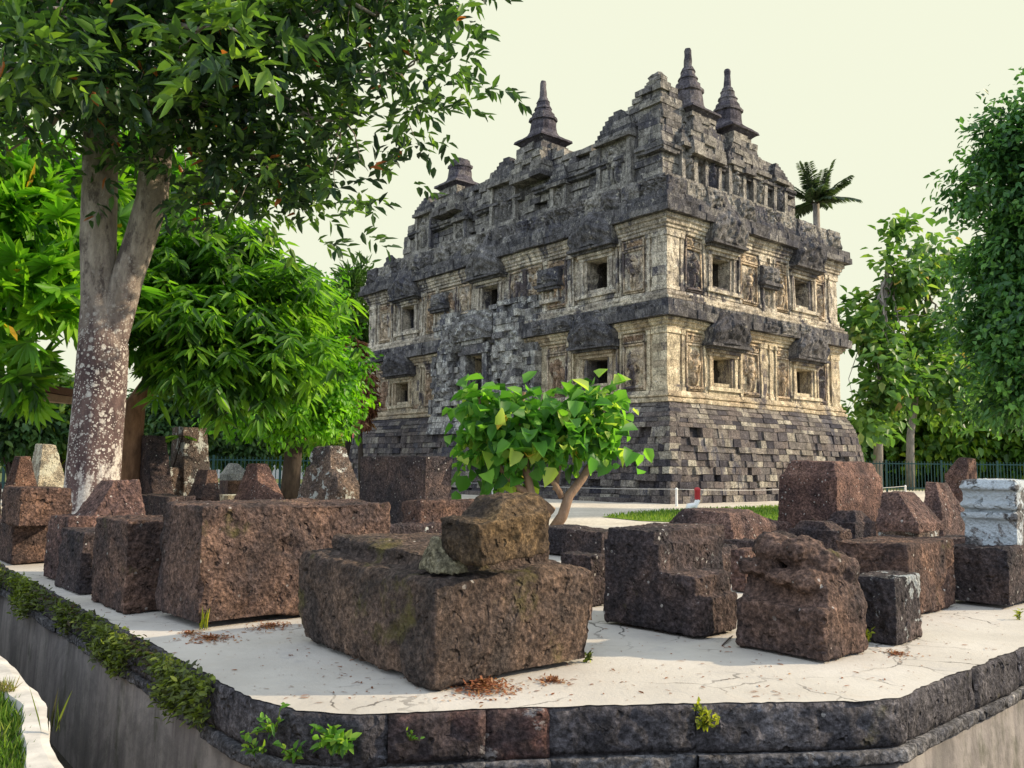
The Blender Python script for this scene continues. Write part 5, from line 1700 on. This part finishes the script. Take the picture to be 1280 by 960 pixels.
# bushes and low trees behind the right fence
bu = [(1180, 520, 60, 60, 52, 'leaf_bush', .1), (1240, 540, 70, 55, 54, 'leaf_bush', .12), (1290, 530, 50, 60, 52, 'leaf_bush', .0), (1140, 560, 45, 40, 56, 'leaf_far', .05), (1215, 470, 50, 35, 58, 'leaf_bush', .05), (1085, 565, 30, 35, 55, 'leaf_far', .1), (1270, 480, 50, 40, 60, 'leaf_bush', .12)]
blabels = ['yellow-green bush right of the second pale trunk, behind the fence', 'wide yellow-green bush behind the fence, left of the right edge', 'bush behind the fence cut by the right edge', 'dark bush between the two pale trunks', 'tall pale bush above the others behind the right fence', 'dark green bush touching the right side of the temple', 'rearmost bright bush under the big dark tree']
for i, (x, y, rx, ry, dep, mt, tn) in enumerate(bu):
    base = at(x, 600, dep); base[2] = 0
    root = tree('bush', blabels[i], tuple(base), 'bush', 'bushes behind the right fence')
    b = [px_blob(x, y, rx, ry, dep), px_blob(x - rx * .5, y + ry * .5, rx * .6, ry * .6, dep), px_blob(x + rx * .5, y + ry * .5, rx * .6, ry * .6, dep)]
    mb = MB()
    for _ in range(5):
        mb.tube(limb_path(base, Vector(b[0][0]) + Vector((random.uniform(-1, 1), 0, random.uniform(-.5, 1))), 5, 0, .1), [.08, .07, .06, .05, .035, .02], 6)
    add_part(root, 'stem', mb, M['bark_dark'], True)
    crown_part(root, M[mt], b, 650, 7, .6, .34, kind='broad', shell=1.6, seed=70 + i, tone=tn)

# --- dark thicket at the far left and a far belt of woods
for i, (x, y, rx, ry, dep, tn, lb) in enumerate([(20, 520, 55, 45, 26, -.02, 'dense dark shrub under the brown roof at the far left'), (75, 520, 45, 50, 27, .02, 'dense dark shrub just left of the spotted trunk'), (215, 520, 50, 45, 34, -.05, 'dark shrub behind the mango trunk'), (285, 540, 55, 40, 38, .0, 'shrub before the red roof'), (330, 550, 40, 28, 40, .1, 'low bright shrub right of the red roof'), (410, 565, 30, 22, 44, .12, 'low yellow-green shrub by the left fence near the temple')]):
    base = at(x, 600, dep); base[2] = 0
    root = tree('shrub', lb, tuple(base), 'shrub', 'shrubs along the left fence')
    b = [px_blob(x, y, rx, ry, dep), px_blob(x - rx * .4, y + ry * .4, rx * .7, ry * .6, dep), px_blob(x + rx * .4, y + ry * .3, rx * .7, ry * .6, dep)]
    mb = MB()
    for _ in range(5):
        mb.tube(limb_path(base, Vector(b[0][0]) + Vector((random.uniform(-.6, .6), 0, random.uniform(-.3, .5))), 5, 0, .1), [.06, .05, .045, .04, .03, .02], 6)
    add_part(root, 'stem', mb, M['bark_dark'], True)
    crown_part(root, M['leaf_bush' if tn > 0 else 'leaf_far'], b, 700, 7, .3, .16, kind='broad', shell=1.5, seed=90 + i, tone=tn)
wb = []
for i in range(46):
    x = -90 + i * 4.6 + random.uniform(-1.5, 1.5)
    if -2 < x < 26:
        continue
    h = random.uniform(4.0, 6.5) if x < 0 else random.uniform(5, 7.5)
    yy = 78 + random.uniform(-5, 8)
    wb.append(((x, yy, h * .5), (3.6, 2.5, h * .55)))
V, r, P = crown_leaves(wb, 6000, 6, .9, .5, kind='broad', shell=1.5, seed=120)
tag(link('far_woods', leaf_mesh('far_woods', V, r), M['leaf_far']), 'belt of dark woods far behind the fences', 'woods', kind='stuff')

# --- palm beyond the temple
pb = at(1024, 590, 42.0); pb[2] = 0
palm = tree('palm_tree', 'dark palm crown sticking up behind the right corner of the temple', tuple(pb), 'palm tree')
ctop = Vector(at(1020, 255, 42.0))
mb = MB(); mb.tube([tuple(pb), tuple(Vector(pb).lerp(ctop, .5) + Vector((.15, 0, 0))), tuple(ctop)], [.28, .2, .16], 10, .5)
add_part(palm, 'trunk', mb, M['bark_grey'], True)
def frond(root, o, d, L, droop, mat, n=26, lw=.55):
    d = Vector(d).normalized()
    pts = []
    for i in range(9):
        t = i / 8
        pts.append(Vector(o) + d * (L * t) + Vector((0, 0, -droop * L * t * t)))
    base, dr, nr, ll = [], [], [], []
    for i in range(n):
        t = .12 + .86 * i / (n - 1)
        a = t * 8
        i0 = min(int(a), 7)
        p = pts[i0].lerp(pts[i0 + 1], a - i0)
        tg = (pts[i0 + 1] - pts[i0]).normalized()
        sd = tg.cross(Vector((0, 0, 1)))
        if sd.length < .05:
            sd = Vector((1, 0, 0))
        sd.normalize()
        for s in (-1, 1):
            base.append(p); dr.append(sd * s * .8 + tg * .7 + Vector((0, 0, -.35)) + Vector([random.uniform(-.1, .1) for _ in range(3)])); nr.append((0, 0, 1)); ll.append(lw * (1 - .55 * abs(t - .4) / .6))
    V = leaf_arrays(np.array([tuple(p) for p in base]), np.array([tuple(x) for x in dr]), np.array(nr, float), np.array(ll), np.full(len(ll), lw * .14), .2, .15)
    me = leaf_mesh('frond', V, RNG.random(len(ll)))
    f = add_part(root, 'frond', me, mat)
    mb = MB(); mb.tube(pts, list(np.linspace(.03, .008, 9)) if L > 1 else list(np.linspace(.012, .004, 9)), 5, .5)
    st = mb.build('rib', M['bark_dark'], f); st.data.transform(Matrix.Translation(-Vector(root.location)))
for i in range(24):
    a = i * 2.4
    el = (2.6, 1.0, .3, .65)[i % 4]
    frond(palm, ctop, (math.cos(a), math.sin(a), el), random.uniform(1.9, 2.7), .4 if el < .9 else (.22 if el < 2 else .06), M['leaf_palm'], 34, .6)

# --- the leafy sapling in the middle
sb = gp(688, 668, PZ)
sap = tree('sapling', 'leafy green sapling with heart-shaped leaves and thin brown stems in front of the temple', tuple(sb), 'sapling')
sd_ = float(sb[1])
sd_ = min(sd_, 12.0)
def stem(pts, r0, r1):
    mb = MB()
    q = [tuple(at(x, y, sd_ + dz)) for x, y, dz in pts]
    if pts[0][1] > 655:
        q[0] = tuple(sb)
    mb.tube(q, list(np.linspace(r0, r1, len(q))), 10, .5, .04)
    add_part(sap, 'stem', mb, M['bark_sapling'], True)
    return q
q1 = stem([(688, 668, 0), (703, 645, 0), (711, 620, 0), (728, 598, .1), (744, 570, .1), (752, 530, .1), (755, 495, .1)], .085, .03)
q2 = stem([(703, 622, 0), (694, 606, 0), (682, 590, -.05), (676, 560, -.1), (700, 520, 0)], .05, .02)
q3 = stem([(690, 640, .1), (664, 618, 0), (658, 590, 0), (655, 560, 0), (650, 510, 0), (655, 490, 0)], .075, .03)
q4 = stem([(694, 612, 0), (698, 590, .1), (704, 560, .1), (712, 520, .2)], .04, .02)
q5 = stem([(664, 618, 0), (640, 605, 0), (622, 580, -.1), (605, 530, -.1), (598, 495, 0)], .055, .02)
SBl = [px_blob(605, 520, 26, 30, sd_), px_blob(650, 530, 38, 34, sd_), px_blob(700, 545, 42, 30, sd_ - .1), px_blob(742, 525, 34, 34, sd_), px_blob(762, 545, 14, 24, sd_), px_blob(620, 560, 34, 28, sd_), px_blob(722, 545, 32, 20, sd_ + .1), px_blob(585, 575, 16, 10, sd_), px_blob(632, 592, 22, 16, sd_ + .1),
       px_blob(778, 500, 10, 12, sd_), px_blob(752, 492, 14, 14, sd_), px_blob(652, 500, 12, 10, sd_), px_blob(590, 500, 12, 12, sd_)]
crown_part(sap, M['leaf_sapling'], SBl, 250, 3, .265, .21, kind='broad', shell=1.0, seed=133, tone=.05, droop=.28, spread=1.3, fold=.28)
crown_part(sap, M['leaf_sapling'], SBl, 190, 3, .14, .105, kind='broad', shell=1.3, seed=135, tone=.12, droop=.25, spread=1.3, fold=.3, name='young_leaves')

# --- green leaf drooping over the tall wedge stone
bp = gp(196, 640, PZ)
bana = tree('fern_plant', 'single plant with arching green feathery leaf over the tall wedge stone', (bp[0], bp[1] + .4, PZ), 'plant')
o = at(228, 545, bp[1] + .25)
mb = MB(); mb.tube([(bp[0], bp[1] + .4, PZ), tuple(at(215, 590, bp[1] + .4)), tuple(o)], [.02, .016, .01], 6, .5)
add_part(bana, 'stem', mb, M['bark_dark'], True)
for (dx, dz) in ((-1, -.05), (-.8, .15), (.7, .1)):
    frond(bana, o, (dx, random.uniform(-.2, .2), dz), .5 if dx < 0 else .25, .35, M['fern_fresh'], 18, .16)

# ------------------------------------------------------------------ fences, houses, small things by the temple
def fence(name, label, A, B, h, bar=.14, panel=2.4):
    A, B = Vector((*A, 0)), Vector((*B, 0))
    root = tag(empty(name, (A.x, A.y, 0)), label, 'fence')
    L = (B - A).length
    d = (B - A).normalized()
    n = int(L / panel)
    nrm = Vector((-d.y, d.x, 0))
    def seg(mb, p, q, z0, z1, t):
        c = [p - nrm * t, q - nrm * t, q + nrm * t, p + nrm * t]
        mb.hexa([(v.x - A.x, v.y - A.y, z0) for v in c] + [(v.x - A.x, v.y - A.y, z1) for v in c], .5)
    for i in range(n):
        p = A + d * (i * panel)
        mb = MB(); seg(mb, p - d * .04, p + d * .04, 0, h + .06, .04)
        mb.build('post', M['fence_green'], root)
        mb = MB()
        for z in (.2, h - .14):
            seg(mb, p + d * .04, p + d * (panel - .04), z, z + .05, .015)
        k = int(panel / bar)
        for j in range(1, k):
            s = p + d * (j * bar)
            seg(mb, s - d * .014, s + d * .014, .08, h, .012)
        mb.build('bar_panel', M['fence_green'], root)
    return root
fence('metal_fence', 'dark green metal bar fence behind the stones at the left', (-30, 29.0), (-4.6, 32.5), 1.25)
fence('metal_fence', 'dark green metal bar fence right of the temple before the bushes', (15.0, 40.0), (36.0, 37.0), 1.45)

def house(name, label, x0, x1, y, depth, hw, hr, wall, roof, eave=.5):
    root = tag(empty(name, ((x0 + x1) / 2, y, 0)), label, 'house')
    w = (x1 - x0) / 2
    mb = MB(); mb.box(-w, w, 0, depth, 0, hw)
    mb.build('wall', M[wall], root)
    mb = MB()
    e = eave
    t = .12
    mb.hexa([(-w - e, -e, hw - .1), (w + e, -e, hw - .1), (w + e, -e, hw - .1 + t), (-w - e, -e, hw - .1 + t),
             (-w - e, depth / 2, hr), (w + e, depth / 2, hr), (w + e, depth / 2, hr + t), (-w - e, depth / 2, hr + t)])
    mb.hexa([(-w - e, depth + e, hw - .1), (w + e, depth + e, hw - .1), (w + e, depth + e, hw - .1 + t), (-w - e, depth + e, hw - .1 + t),
             (-w - e, depth / 2, hr), (w + e, depth / 2, hr), (w + e, depth / 2, hr + t), (-w - e, depth / 2, hr + t)])
    for k in range(int(2 * (w + e) / .3)):
        x = -w - e + k * .3
        mb.hexa([(x, -e, hw + .02), (x + .15, -e, hw + .02), (x + .15, -e, hw + .07), (x, -e, hw + .07),
                 (x, depth / 2, hr + t), (x + .15, depth / 2, hr + t), (x + .15, depth / 2, hr + t + .05), (x, depth / 2, hr + t + .05)])
    mb.build('roof', M[roof], root)
    for k in range(max(1, int(w))):
        x = -w + (k + .5) * 2 * w / max(1, int(w))
        mb = MB(); mb.box(x - .45, x + .45, -.04, .02, .9, hw - .5)
        f = mb.build('window', M['timber'], root)
        mb = MB(); mb.box(x - .38, x + .38, -.05, -.03, .98, hw - .58)
        mb.build('pane', M['dark_glass'], f)
    return root
house('red_roof_house', 'house with a dark red tiled roof half hidden behind the left fence', -22.5, -11.5, 58, 7, 1.9, 3.3, 'white_wall', 'red_tile')
house('red_roof_house', 'small red roofed house seen past the right side of the round tree trunk', -12.6, -6.5, 66, 6, 1.9, 2.9, 'white_wall', 'red_tile')
house('grey_shed', 'dark grey shed between the pale trunks behind the right fence', 25.2, 30.5, 60, 5, 2.6, 3.4, 'grey_wall', 'brown_roof')

# open shelter with a brown roof at the left edge
sx, sy = -10.75, 14.0
sh = tag(empty('roofed_shelter', (sx, sy, 0)), 'brown roofed open shelter with an orange brown low wall at the left edge', 'shelter')
def slab(pts, t, name, mat, root):
    mb = MB(); mb.hexa([(x, y, z) for x, y, z in pts] + [(x, y, z + t) for x, y, z in pts]); return mb.build(name, M[mat], root)
slab([(-3, -1.2, 2.62), (2.2, -1.2, 2.28), (2.2, 3, 2.28), (-3, 3, 2.62)], .13, 'roof', 'brown_roof', sh)
slab([(-3, -1.15, 2.46), (2.1, -1.15, 2.13), (2.1, 2.9, 2.13), (-3, 2.9, 2.46)], .14, 'eave_board', 'timber', sh)
for (x, y) in ((.3, -.9), (.3, 2.6), (-2.6, -.9), (-2.6, 2.6)):
    mb = MB(); mb.box(x - .07, x + .07, y - .07, y + .07, 0, 2.2)
    mb.build('post', M['timber'], sh)
mb = MB(); mb.hexa([(-2.5, -.8, .0), (1.65, -.8, .0), (1.65, -.6, .0), (-2.5, -.6, .0), (-2.5, -.8, 1.22), (2.0, -.8, 1.22), (2.0, -.6, 1.22), (-2.5, -.6, 1.22)])
mb.build('low_wall', M['orange_wall'], sh)

# rope barrier round the temple
def wpt(x, y, z):
    c, s = math.cos(temple.rotation_euler.z), math.sin(temple.rotation_euler.z)
    return Vector((TX + x * c - y * s, TY + x * s + y * c, z))
rb = tag(empty('rope_barrier', tuple(wpt(-1.7, -1.7, 0))), 'thin pale rope on low white posts round the foot of the temple', 'barrier')
pp = [wpt(-1.7, y, 0) for y in (17, 12, 6)] + [wpt(-1.7, -1.7, 0)] + [wpt(x, -1.7, 0) for x in (5.5, 11)]
for p in pp:
    mb = MB(); mb.lathe(p.x, p.y, [(.035, 0), (.035, .44), (.045, .46), (.035, .48), (.01, .5)], 10, .5)
    add_part(rb, 'post', mb, M['white_paint'], True)
mb = MB()
for z in (.46,):
    for a, b in zip(pp, pp[1:]):
        pts = [a.lerp(b, t / 6) + Vector((0, 0, z - .06 * math.sin(t / 6 * math.pi))) for t in range(7)]
        mb.tube(pts, [.008] * 7, 5, .5)
add_part(rb, 'rope', mb, M['rope'], True)
# kerb step at the foot of the left wall
kb = tag(empty('temple_kerb', tuple(wpt(-2.0, 8, 0))), 'low grey stone step along the foot of the left temple wall', 'kerb')
mb = MB()
for i in range(16):
    a = i * 1.05 + .6
    c = [wpt(-1.35, a, 0), wpt(-.84, a, 0), wpt(-.84, a + 1.03, 0), wpt(-1.35, a + 1.03, 0)]
    h = .13 + random.uniform(-.01, .01)
    mb.hexa([(p.x, p.y, 0) for p in c] + [(p.x, p.y, h) for p in c])
add_part(kb, 'kerb_stones', mb, M['plinth_block'])
# red and white marker
rp = gp(872, 640, 0.02)
mk = tag(empty('painted_marker', tuple(rp)), 'little red and white painted marker post on the lawn edge before the temple', 'marker')
mb = MB(); mb.lathe(rp[0], rp[1], [(.06, .3), (.065, .34), (.065, .5), (.075, .52), (.06, .56), (.02, .58)], 12, .5)
add_part(mk, 'red_cap', mb, M['red_paint'], True)
mb = MB(); mb.tube([(rp[0] + .01, rp[1], .3), (rp[0] - .06, rp[1], .14), (rp[0] - .02, rp[1], 0)], [.06, .055, .05], 8, .5)
mb.tube([(rp[0] - .06, rp[1], .18), (rp[0] - .2, rp[1] - .05, .15), (rp[0] - .26, rp[1] - .08, 0)], [.055, .08, .05], 8, .5)
add_part(mk, 'white_foot', mb, M['white_paint'], True)

# ------------------------------------------------------------------ ferns and moss on the wall, weeds, litter, grass
V, R_ = [], []
rimv = np.array([(p.x, p.y) for p in rim])
cum = np.r_[0, np.cumsum(np.linalg.norm(np.diff(rimv, axis=0), axis=1))]
iA = min(range(len(rim)), key=lambda i: (rim[i] - Vector(gp(272, 850)[:2])).length)
for q in range(2300):
    i = random.randint(30, iA)
    t = random.random()
    p, n = rim[i], RIMN[i]
    dens = vnoise(np.array([[p.x * 1.0, p.y, 0]]), 2.6, 44)[0]
    dropz = random.random() ** 1.2 * (.19 + .16 * dens) + .0
    if dens < -.2 and random.random() < .72:
        continue
    c = np.array([p.x + n.x * (.03 + random.uniform(0, .035)), p.y + n.y * (.03 + random.uniform(0, .035)), PZ - dropz])
    m = 7
    out = np.array([n.x, n.y, random.uniform(-.2, .7)])
    for j in range(m):
        d = out + RNG.normal(size=3) * .7
        V.append(leaf_arrays(c[None] + RNG.normal(size=(1, 3)) * .02, d[None], np.array([[n.x, n.y, 1.0]]) + RNG.normal(size=(1, 3)) * .3, np.array([random.uniform(.015, .05)]), np.array([random.uniform(.01, .026)]))[0])
        R_.append(.42 + .25 * dens + random.uniform(-.3, .3))
tag(link('wall_ferns', leaf_mesh('wall_ferns', np.array(V), np.array(R_)), M['fern']), 'thick mat of small ferns and moss hanging over the left rim of the platform', 'ferns', kind='stuff')

def weed(name, label, pos, n, ln, wd, mat, up=.5, out=(0, -1, 0), spread=.06, cat='weed', sprays=1):
    root = tag(empty(name, tuple(pos)), label, cat)
    V, R2 = [], []
    mb = MB()
    o = np.array(out, float)
    for s in range(sprays):
        a = np.array([random.uniform(-1, 1), random.uniform(-.6, .6), random.uniform(-.3, 1)]) * .6 + o * .6 + np.array([0, 0, up])
        a /= np.linalg.norm(a)
        L = spread * random.uniform(.6, 1.3)
        mb.tube([tuple(np.array(pos)), tuple(np.array(pos) + a * L * .5), tuple(np.array(pos) + a * L + np.array([0, 0, -.1 * L]))], [.003, .0025, .001], 5, .5)
        for j in range(n):
            t = (j + 1) / n
            b = np.array(pos) + a * L * t
            d = a * .5 + RNG.normal(size=3) * .6
            V.append(leaf_arrays(b[None], d[None], np.array([[0, -.4, 1.0]]) + RNG.normal(size=(1, 3)) * .3, np.array([ln * random.uniform(.6, 1.2)]), np.array([wd * random.uniform(.7, 1.2)]))[0])
            R2.append(random.random())
    add_part(root, 'stem', mb, M['fern'])
    add_part(root, 'leaves', leaf_mesh('leaves', np.array(V), np.array(R2)), M[mat])
    return root
def on_wall(px, py):
    d = ray(px, py)
    best = None
    for k in np.linspace(2.8, 5, 400):
        P = np.array([d[0] * k, d[1] * k, EYE + d[2] * k])
        i = np.argmin(np.hypot(rimv[:, 0] - P[0], rimv[:, 1] - P[1]))
        s = (P[0] - rimv[i, 0]) * RIMN[i].x + (P[1] - rimv[i, 1]) * RIMN[i].y
        if s < .045:
            return P, RIMN[i]
    return P, RIMN[i]
for (x, y, n, sp, sz, mt, lb) in ((422, 932, 9, 9, .05, 'fern_fresh', 'bright fern tuft low on the front wall, left of its middle'), (345, 915, 7, 5, .035, 'fern_fresh', 'thin yellowish fern near the left corner of the front wall'), (330, 940, 7, 4, .035, 'fern_fresh', 'small leafy weed at the foot of the left wall corner'), (878, 908, 9, 9, .028, 'leaf_yellow', 'yellow green weed growing from a joint of the front wall'), (868, 888, 7, 4, .02, 'leaf_yellow', 'reddish yellow sprig just above the yellow green weed on the front wall'), (512, 925, 5, 3, .02, 'fern_fresh', 'single tiny fern on the brick part of the front wall'), (370, 950, 6, 5, .035, 'fern_fresh', 'little fern at the bottom left of the front wall')):
    p, n_ = on_wall(x, y)
    weed('wall_fern' if 'fern' in lb else 'wall_weed', lb, p, n, sz, sz * .5, mt, .3, (n_.x, n_.y, .1), .1 if sz > .03 else .07, 'weed', sp)
# grass tuft by the long block
def tuft(name, label, pos, n, h, mat, lean=.35, cat='grass tuft', wf=.06):
    V, R2 = [], []
    for j in range(n):
        b = np.array(pos) + np.array([random.uniform(-.03, .03), random.uniform(-.02, .02), 0])
        d = np.array([random.uniform(-1, 1) * lean, random.uniform(-1, 1) * lean, 1.0])
        V.append(leaf_arrays(b[None], d[None], np.array([[random.uniform(-1, 1), -1.0, .3]]), np.array([h * random.uniform(.5, 1.1)]), np.array([h * wf]), .1, .2)[0])
        R2.append(random.random())
    o = link(name, leaf_mesh(name, np.array(V), np.array(R2)), M[mat])
    return tag(o, label, cat)
tuft('grass_tuft', 'yellow green grass tuft at the foot of the long plain block', gp(256, 788), 14, .17, 'leaf_yellow', .5)
weed('seedling', 'tiny orange green seedling beside the carved block', gp(1085, 806), 7, .05, .014, 'leaf_yellow', 1.0, (0, -.1, .4), .09, 'weed', 3)
weed('seedling', 'little pale weed on the platform at the right edge of the picture', gp(1274, 775), 6, .03, .014, 'leaf_yellow', .8, (0, -.1, .3), .05, 'weed', 4)
weed('seedling', 'grey-green weed under the right ear of the stepped front block', gp(733, 828), 6, .03, .014, 'fern', .8, (0, -.1, .2), .06, 'weed', 5)
def litter(label, px, py, rx, ry, n, pile=.02):
    c = gp(px, py)
    f = c[1] / FPX
    V, R2 = [], []
    for j in range(n):
        a, q = random.uniform(0, 6.28), abs(random.gauss(0, .55))
        b = c + np.array([math.cos(a) * q * rx * f, math.sin(a) * q * ry * f * (c[1] / .95) , 0])
        b[2] = PZ + .004 + max(0, 1 - q) * random.random() * pile
        d = np.array([random.uniform(-1, 1), random.uniform(-1, 1), random.uniform(-.1, .3)])
        V.append(leaf_arrays(b[None], d[None], np.array([[random.uniform(-.4, .4), random.uniform(-.4, .4), 1.0]]), np.array([random.uniform(.012, .035)]), np.array([random.uniform(.006, .012)]), .1, .05)[0])
        R2.append(random.random())
    return tag(link('leaf_litter', leaf_mesh('leaf_litter', np.array(V), np.array(R2)), M['leaf_dry']), label, 'leaf litter', kind=None)
litter('thick heap of reddish dry needles at the front foot of the stepped block', 603, 861, 42, 12, 900, .035)
litter('thin patch of reddish needles right of the thick heap', 690, 852, 26, 5, 170, .006)
litter('reddish needles in front of the grass tuft', 262, 799, 32, 6, 330, .01)
litter('scattered reddish needles along the foot of the long plain block', 338, 784, 30, 7, 300, .012)
litter('small red patch of needles by the seedling at the right', 1122, 818, 16, 5, 110, .006)
litter('few pinkish needles on the left rim of the platform', 238, 792, 18, 4, 100, .004)
# fallen twig
a, b = gp(903, 808), gp(916, 796)
mb = MB(); mb.tube([tuple(a + np.array([0, 0, .006])), tuple((a + b) / 2 + np.array([.004, 0, .012])), tuple(b + np.array([0, 0, .006]))], [.004, .005, .003], 6, .5)
tag(mb.build('twig', M['twig'], None, True), 'short dark twig on the platform between the L shaped and the carved block', 'twig')
# dead leaves and crumbs strewn on the platform
V, R2 = [], []
for j in range(900):
    x, y = random.uniform(60, 1270), random.uniform(760, 880)
    b = gp(x, y)
    i = np.argmin(np.hypot(rimv[:, 0] - b[0], rimv[:, 1] - b[1]))
    if (b[0] - rimv[i, 0]) * RIMN[i].x + (b[1] - rimv[i, 1]) * RIMN[i].y > -.03:
        continue
    b[2] = PZ + .003
    d = np.array([random.uniform(-1, 1), random.uniform(-1, 1), .05])
    V.append(leaf_arrays(b[None], d[None], np.array([[random.uniform(-.3, .3), random.uniform(-.3, .3), 1.0]]), np.array([random.choice((.006, .01, .014, .035)) * random.uniform(.7, 1.3)]), np.array([random.uniform(.003, .011)]), .1, .05)[0]); R2.append(random.random() * .6)
tag(link('crumbs', leaf_mesh('crumbs', np.array(V), np.array(R2)), M['leaf_dry']), 'crumbs and bits of dead leaf strewn over the platform', 'debris', kind='stuff')
# grass beside the coping
V, R2 = [], []
while len(V) < 12000:
    i = random.randint(0, len(outer) - 1)
    p, n = outer[i], OUTN[i]
    if p.x > -.4:
        continue
    s = .055 + abs(random.gauss(0, .3))
    b = np.array([p.x + n.x * s, p.y + n.y * s, 0.0])
    if b[1] < 1.2 or b[1] > 6:
        continue
    d = np.array([random.uniform(-.5, .5), random.uniform(-.5, .5), 1.0])
    V.append(leaf_arrays(b[None], d[None], np.array([[random.uniform(-1, 1), random.uniform(-1, 1), .2]]), np.array([random.uniform(.03, .085)]), np.array([.005]), .1, .25)[0]); R2.append(random.random())
tag(link('bank_grass', leaf_mesh('bank_grass', np.array(V), np.array(R2)), M['grass_blade']), 'short bright grass on the near bank at the bottom left', 'grass', kind='stuff')
V, R2 = [], []
glp = np.array([(p[0], p[1]) for p in gl])
def inside(x, y, poly):
    c = False
    j = len(poly) - 1
    for i in range(len(poly)):
        if (poly[i][1] > y) != (poly[j][1] > y) and x < (poly[j][0] - poly[i][0]) * (y - poly[i][1]) / (poly[j][1] - poly[i][1]) + poly[i][0]:
            c = not c
        j = i
    return c
while len(V) < 9000:
    x, y = random.uniform(glp[:, 0].min(), glp[:, 0].max()), random.uniform(glp[:, 1].min(), glp[:, 1].max())
    if not inside(x, y, glp):
        continue
    V.append(leaf_arrays(np.array([[x, y, .02]]), np.array([[random.uniform(-.5, .5), random.uniform(-.5, .5), 1.0]]), np.array([[random.uniform(-1, 1), random.uniform(-1, 1), .2]]), np.array([random.uniform(.05, .1)]), np.array([.02]), .1, .25)[0]); R2.append(random.random())
tag(link('lawn_grass', leaf_mesh('lawn_grass', np.array(V), np.array(R2)), M['grass_blade']), 'thin strip of lawn before the right corner of the temple', 'grass', kind='stuff')
# dry weeds on the coping
tuft('dry_weed', 'dry straw coloured weed on the white coping at the left edge', np.array([*(gp(8, 868)[:2]), .06]), 60, .07, 'dry_straw', 1.2, 'weed')
tuft('dry_weed', 'thin dark stalks standing on the white coping at the bottom left', np.array([*(gp(62, 920)[:2]), .06]), 7, .16, 'fern', .35, 'weed', .02)
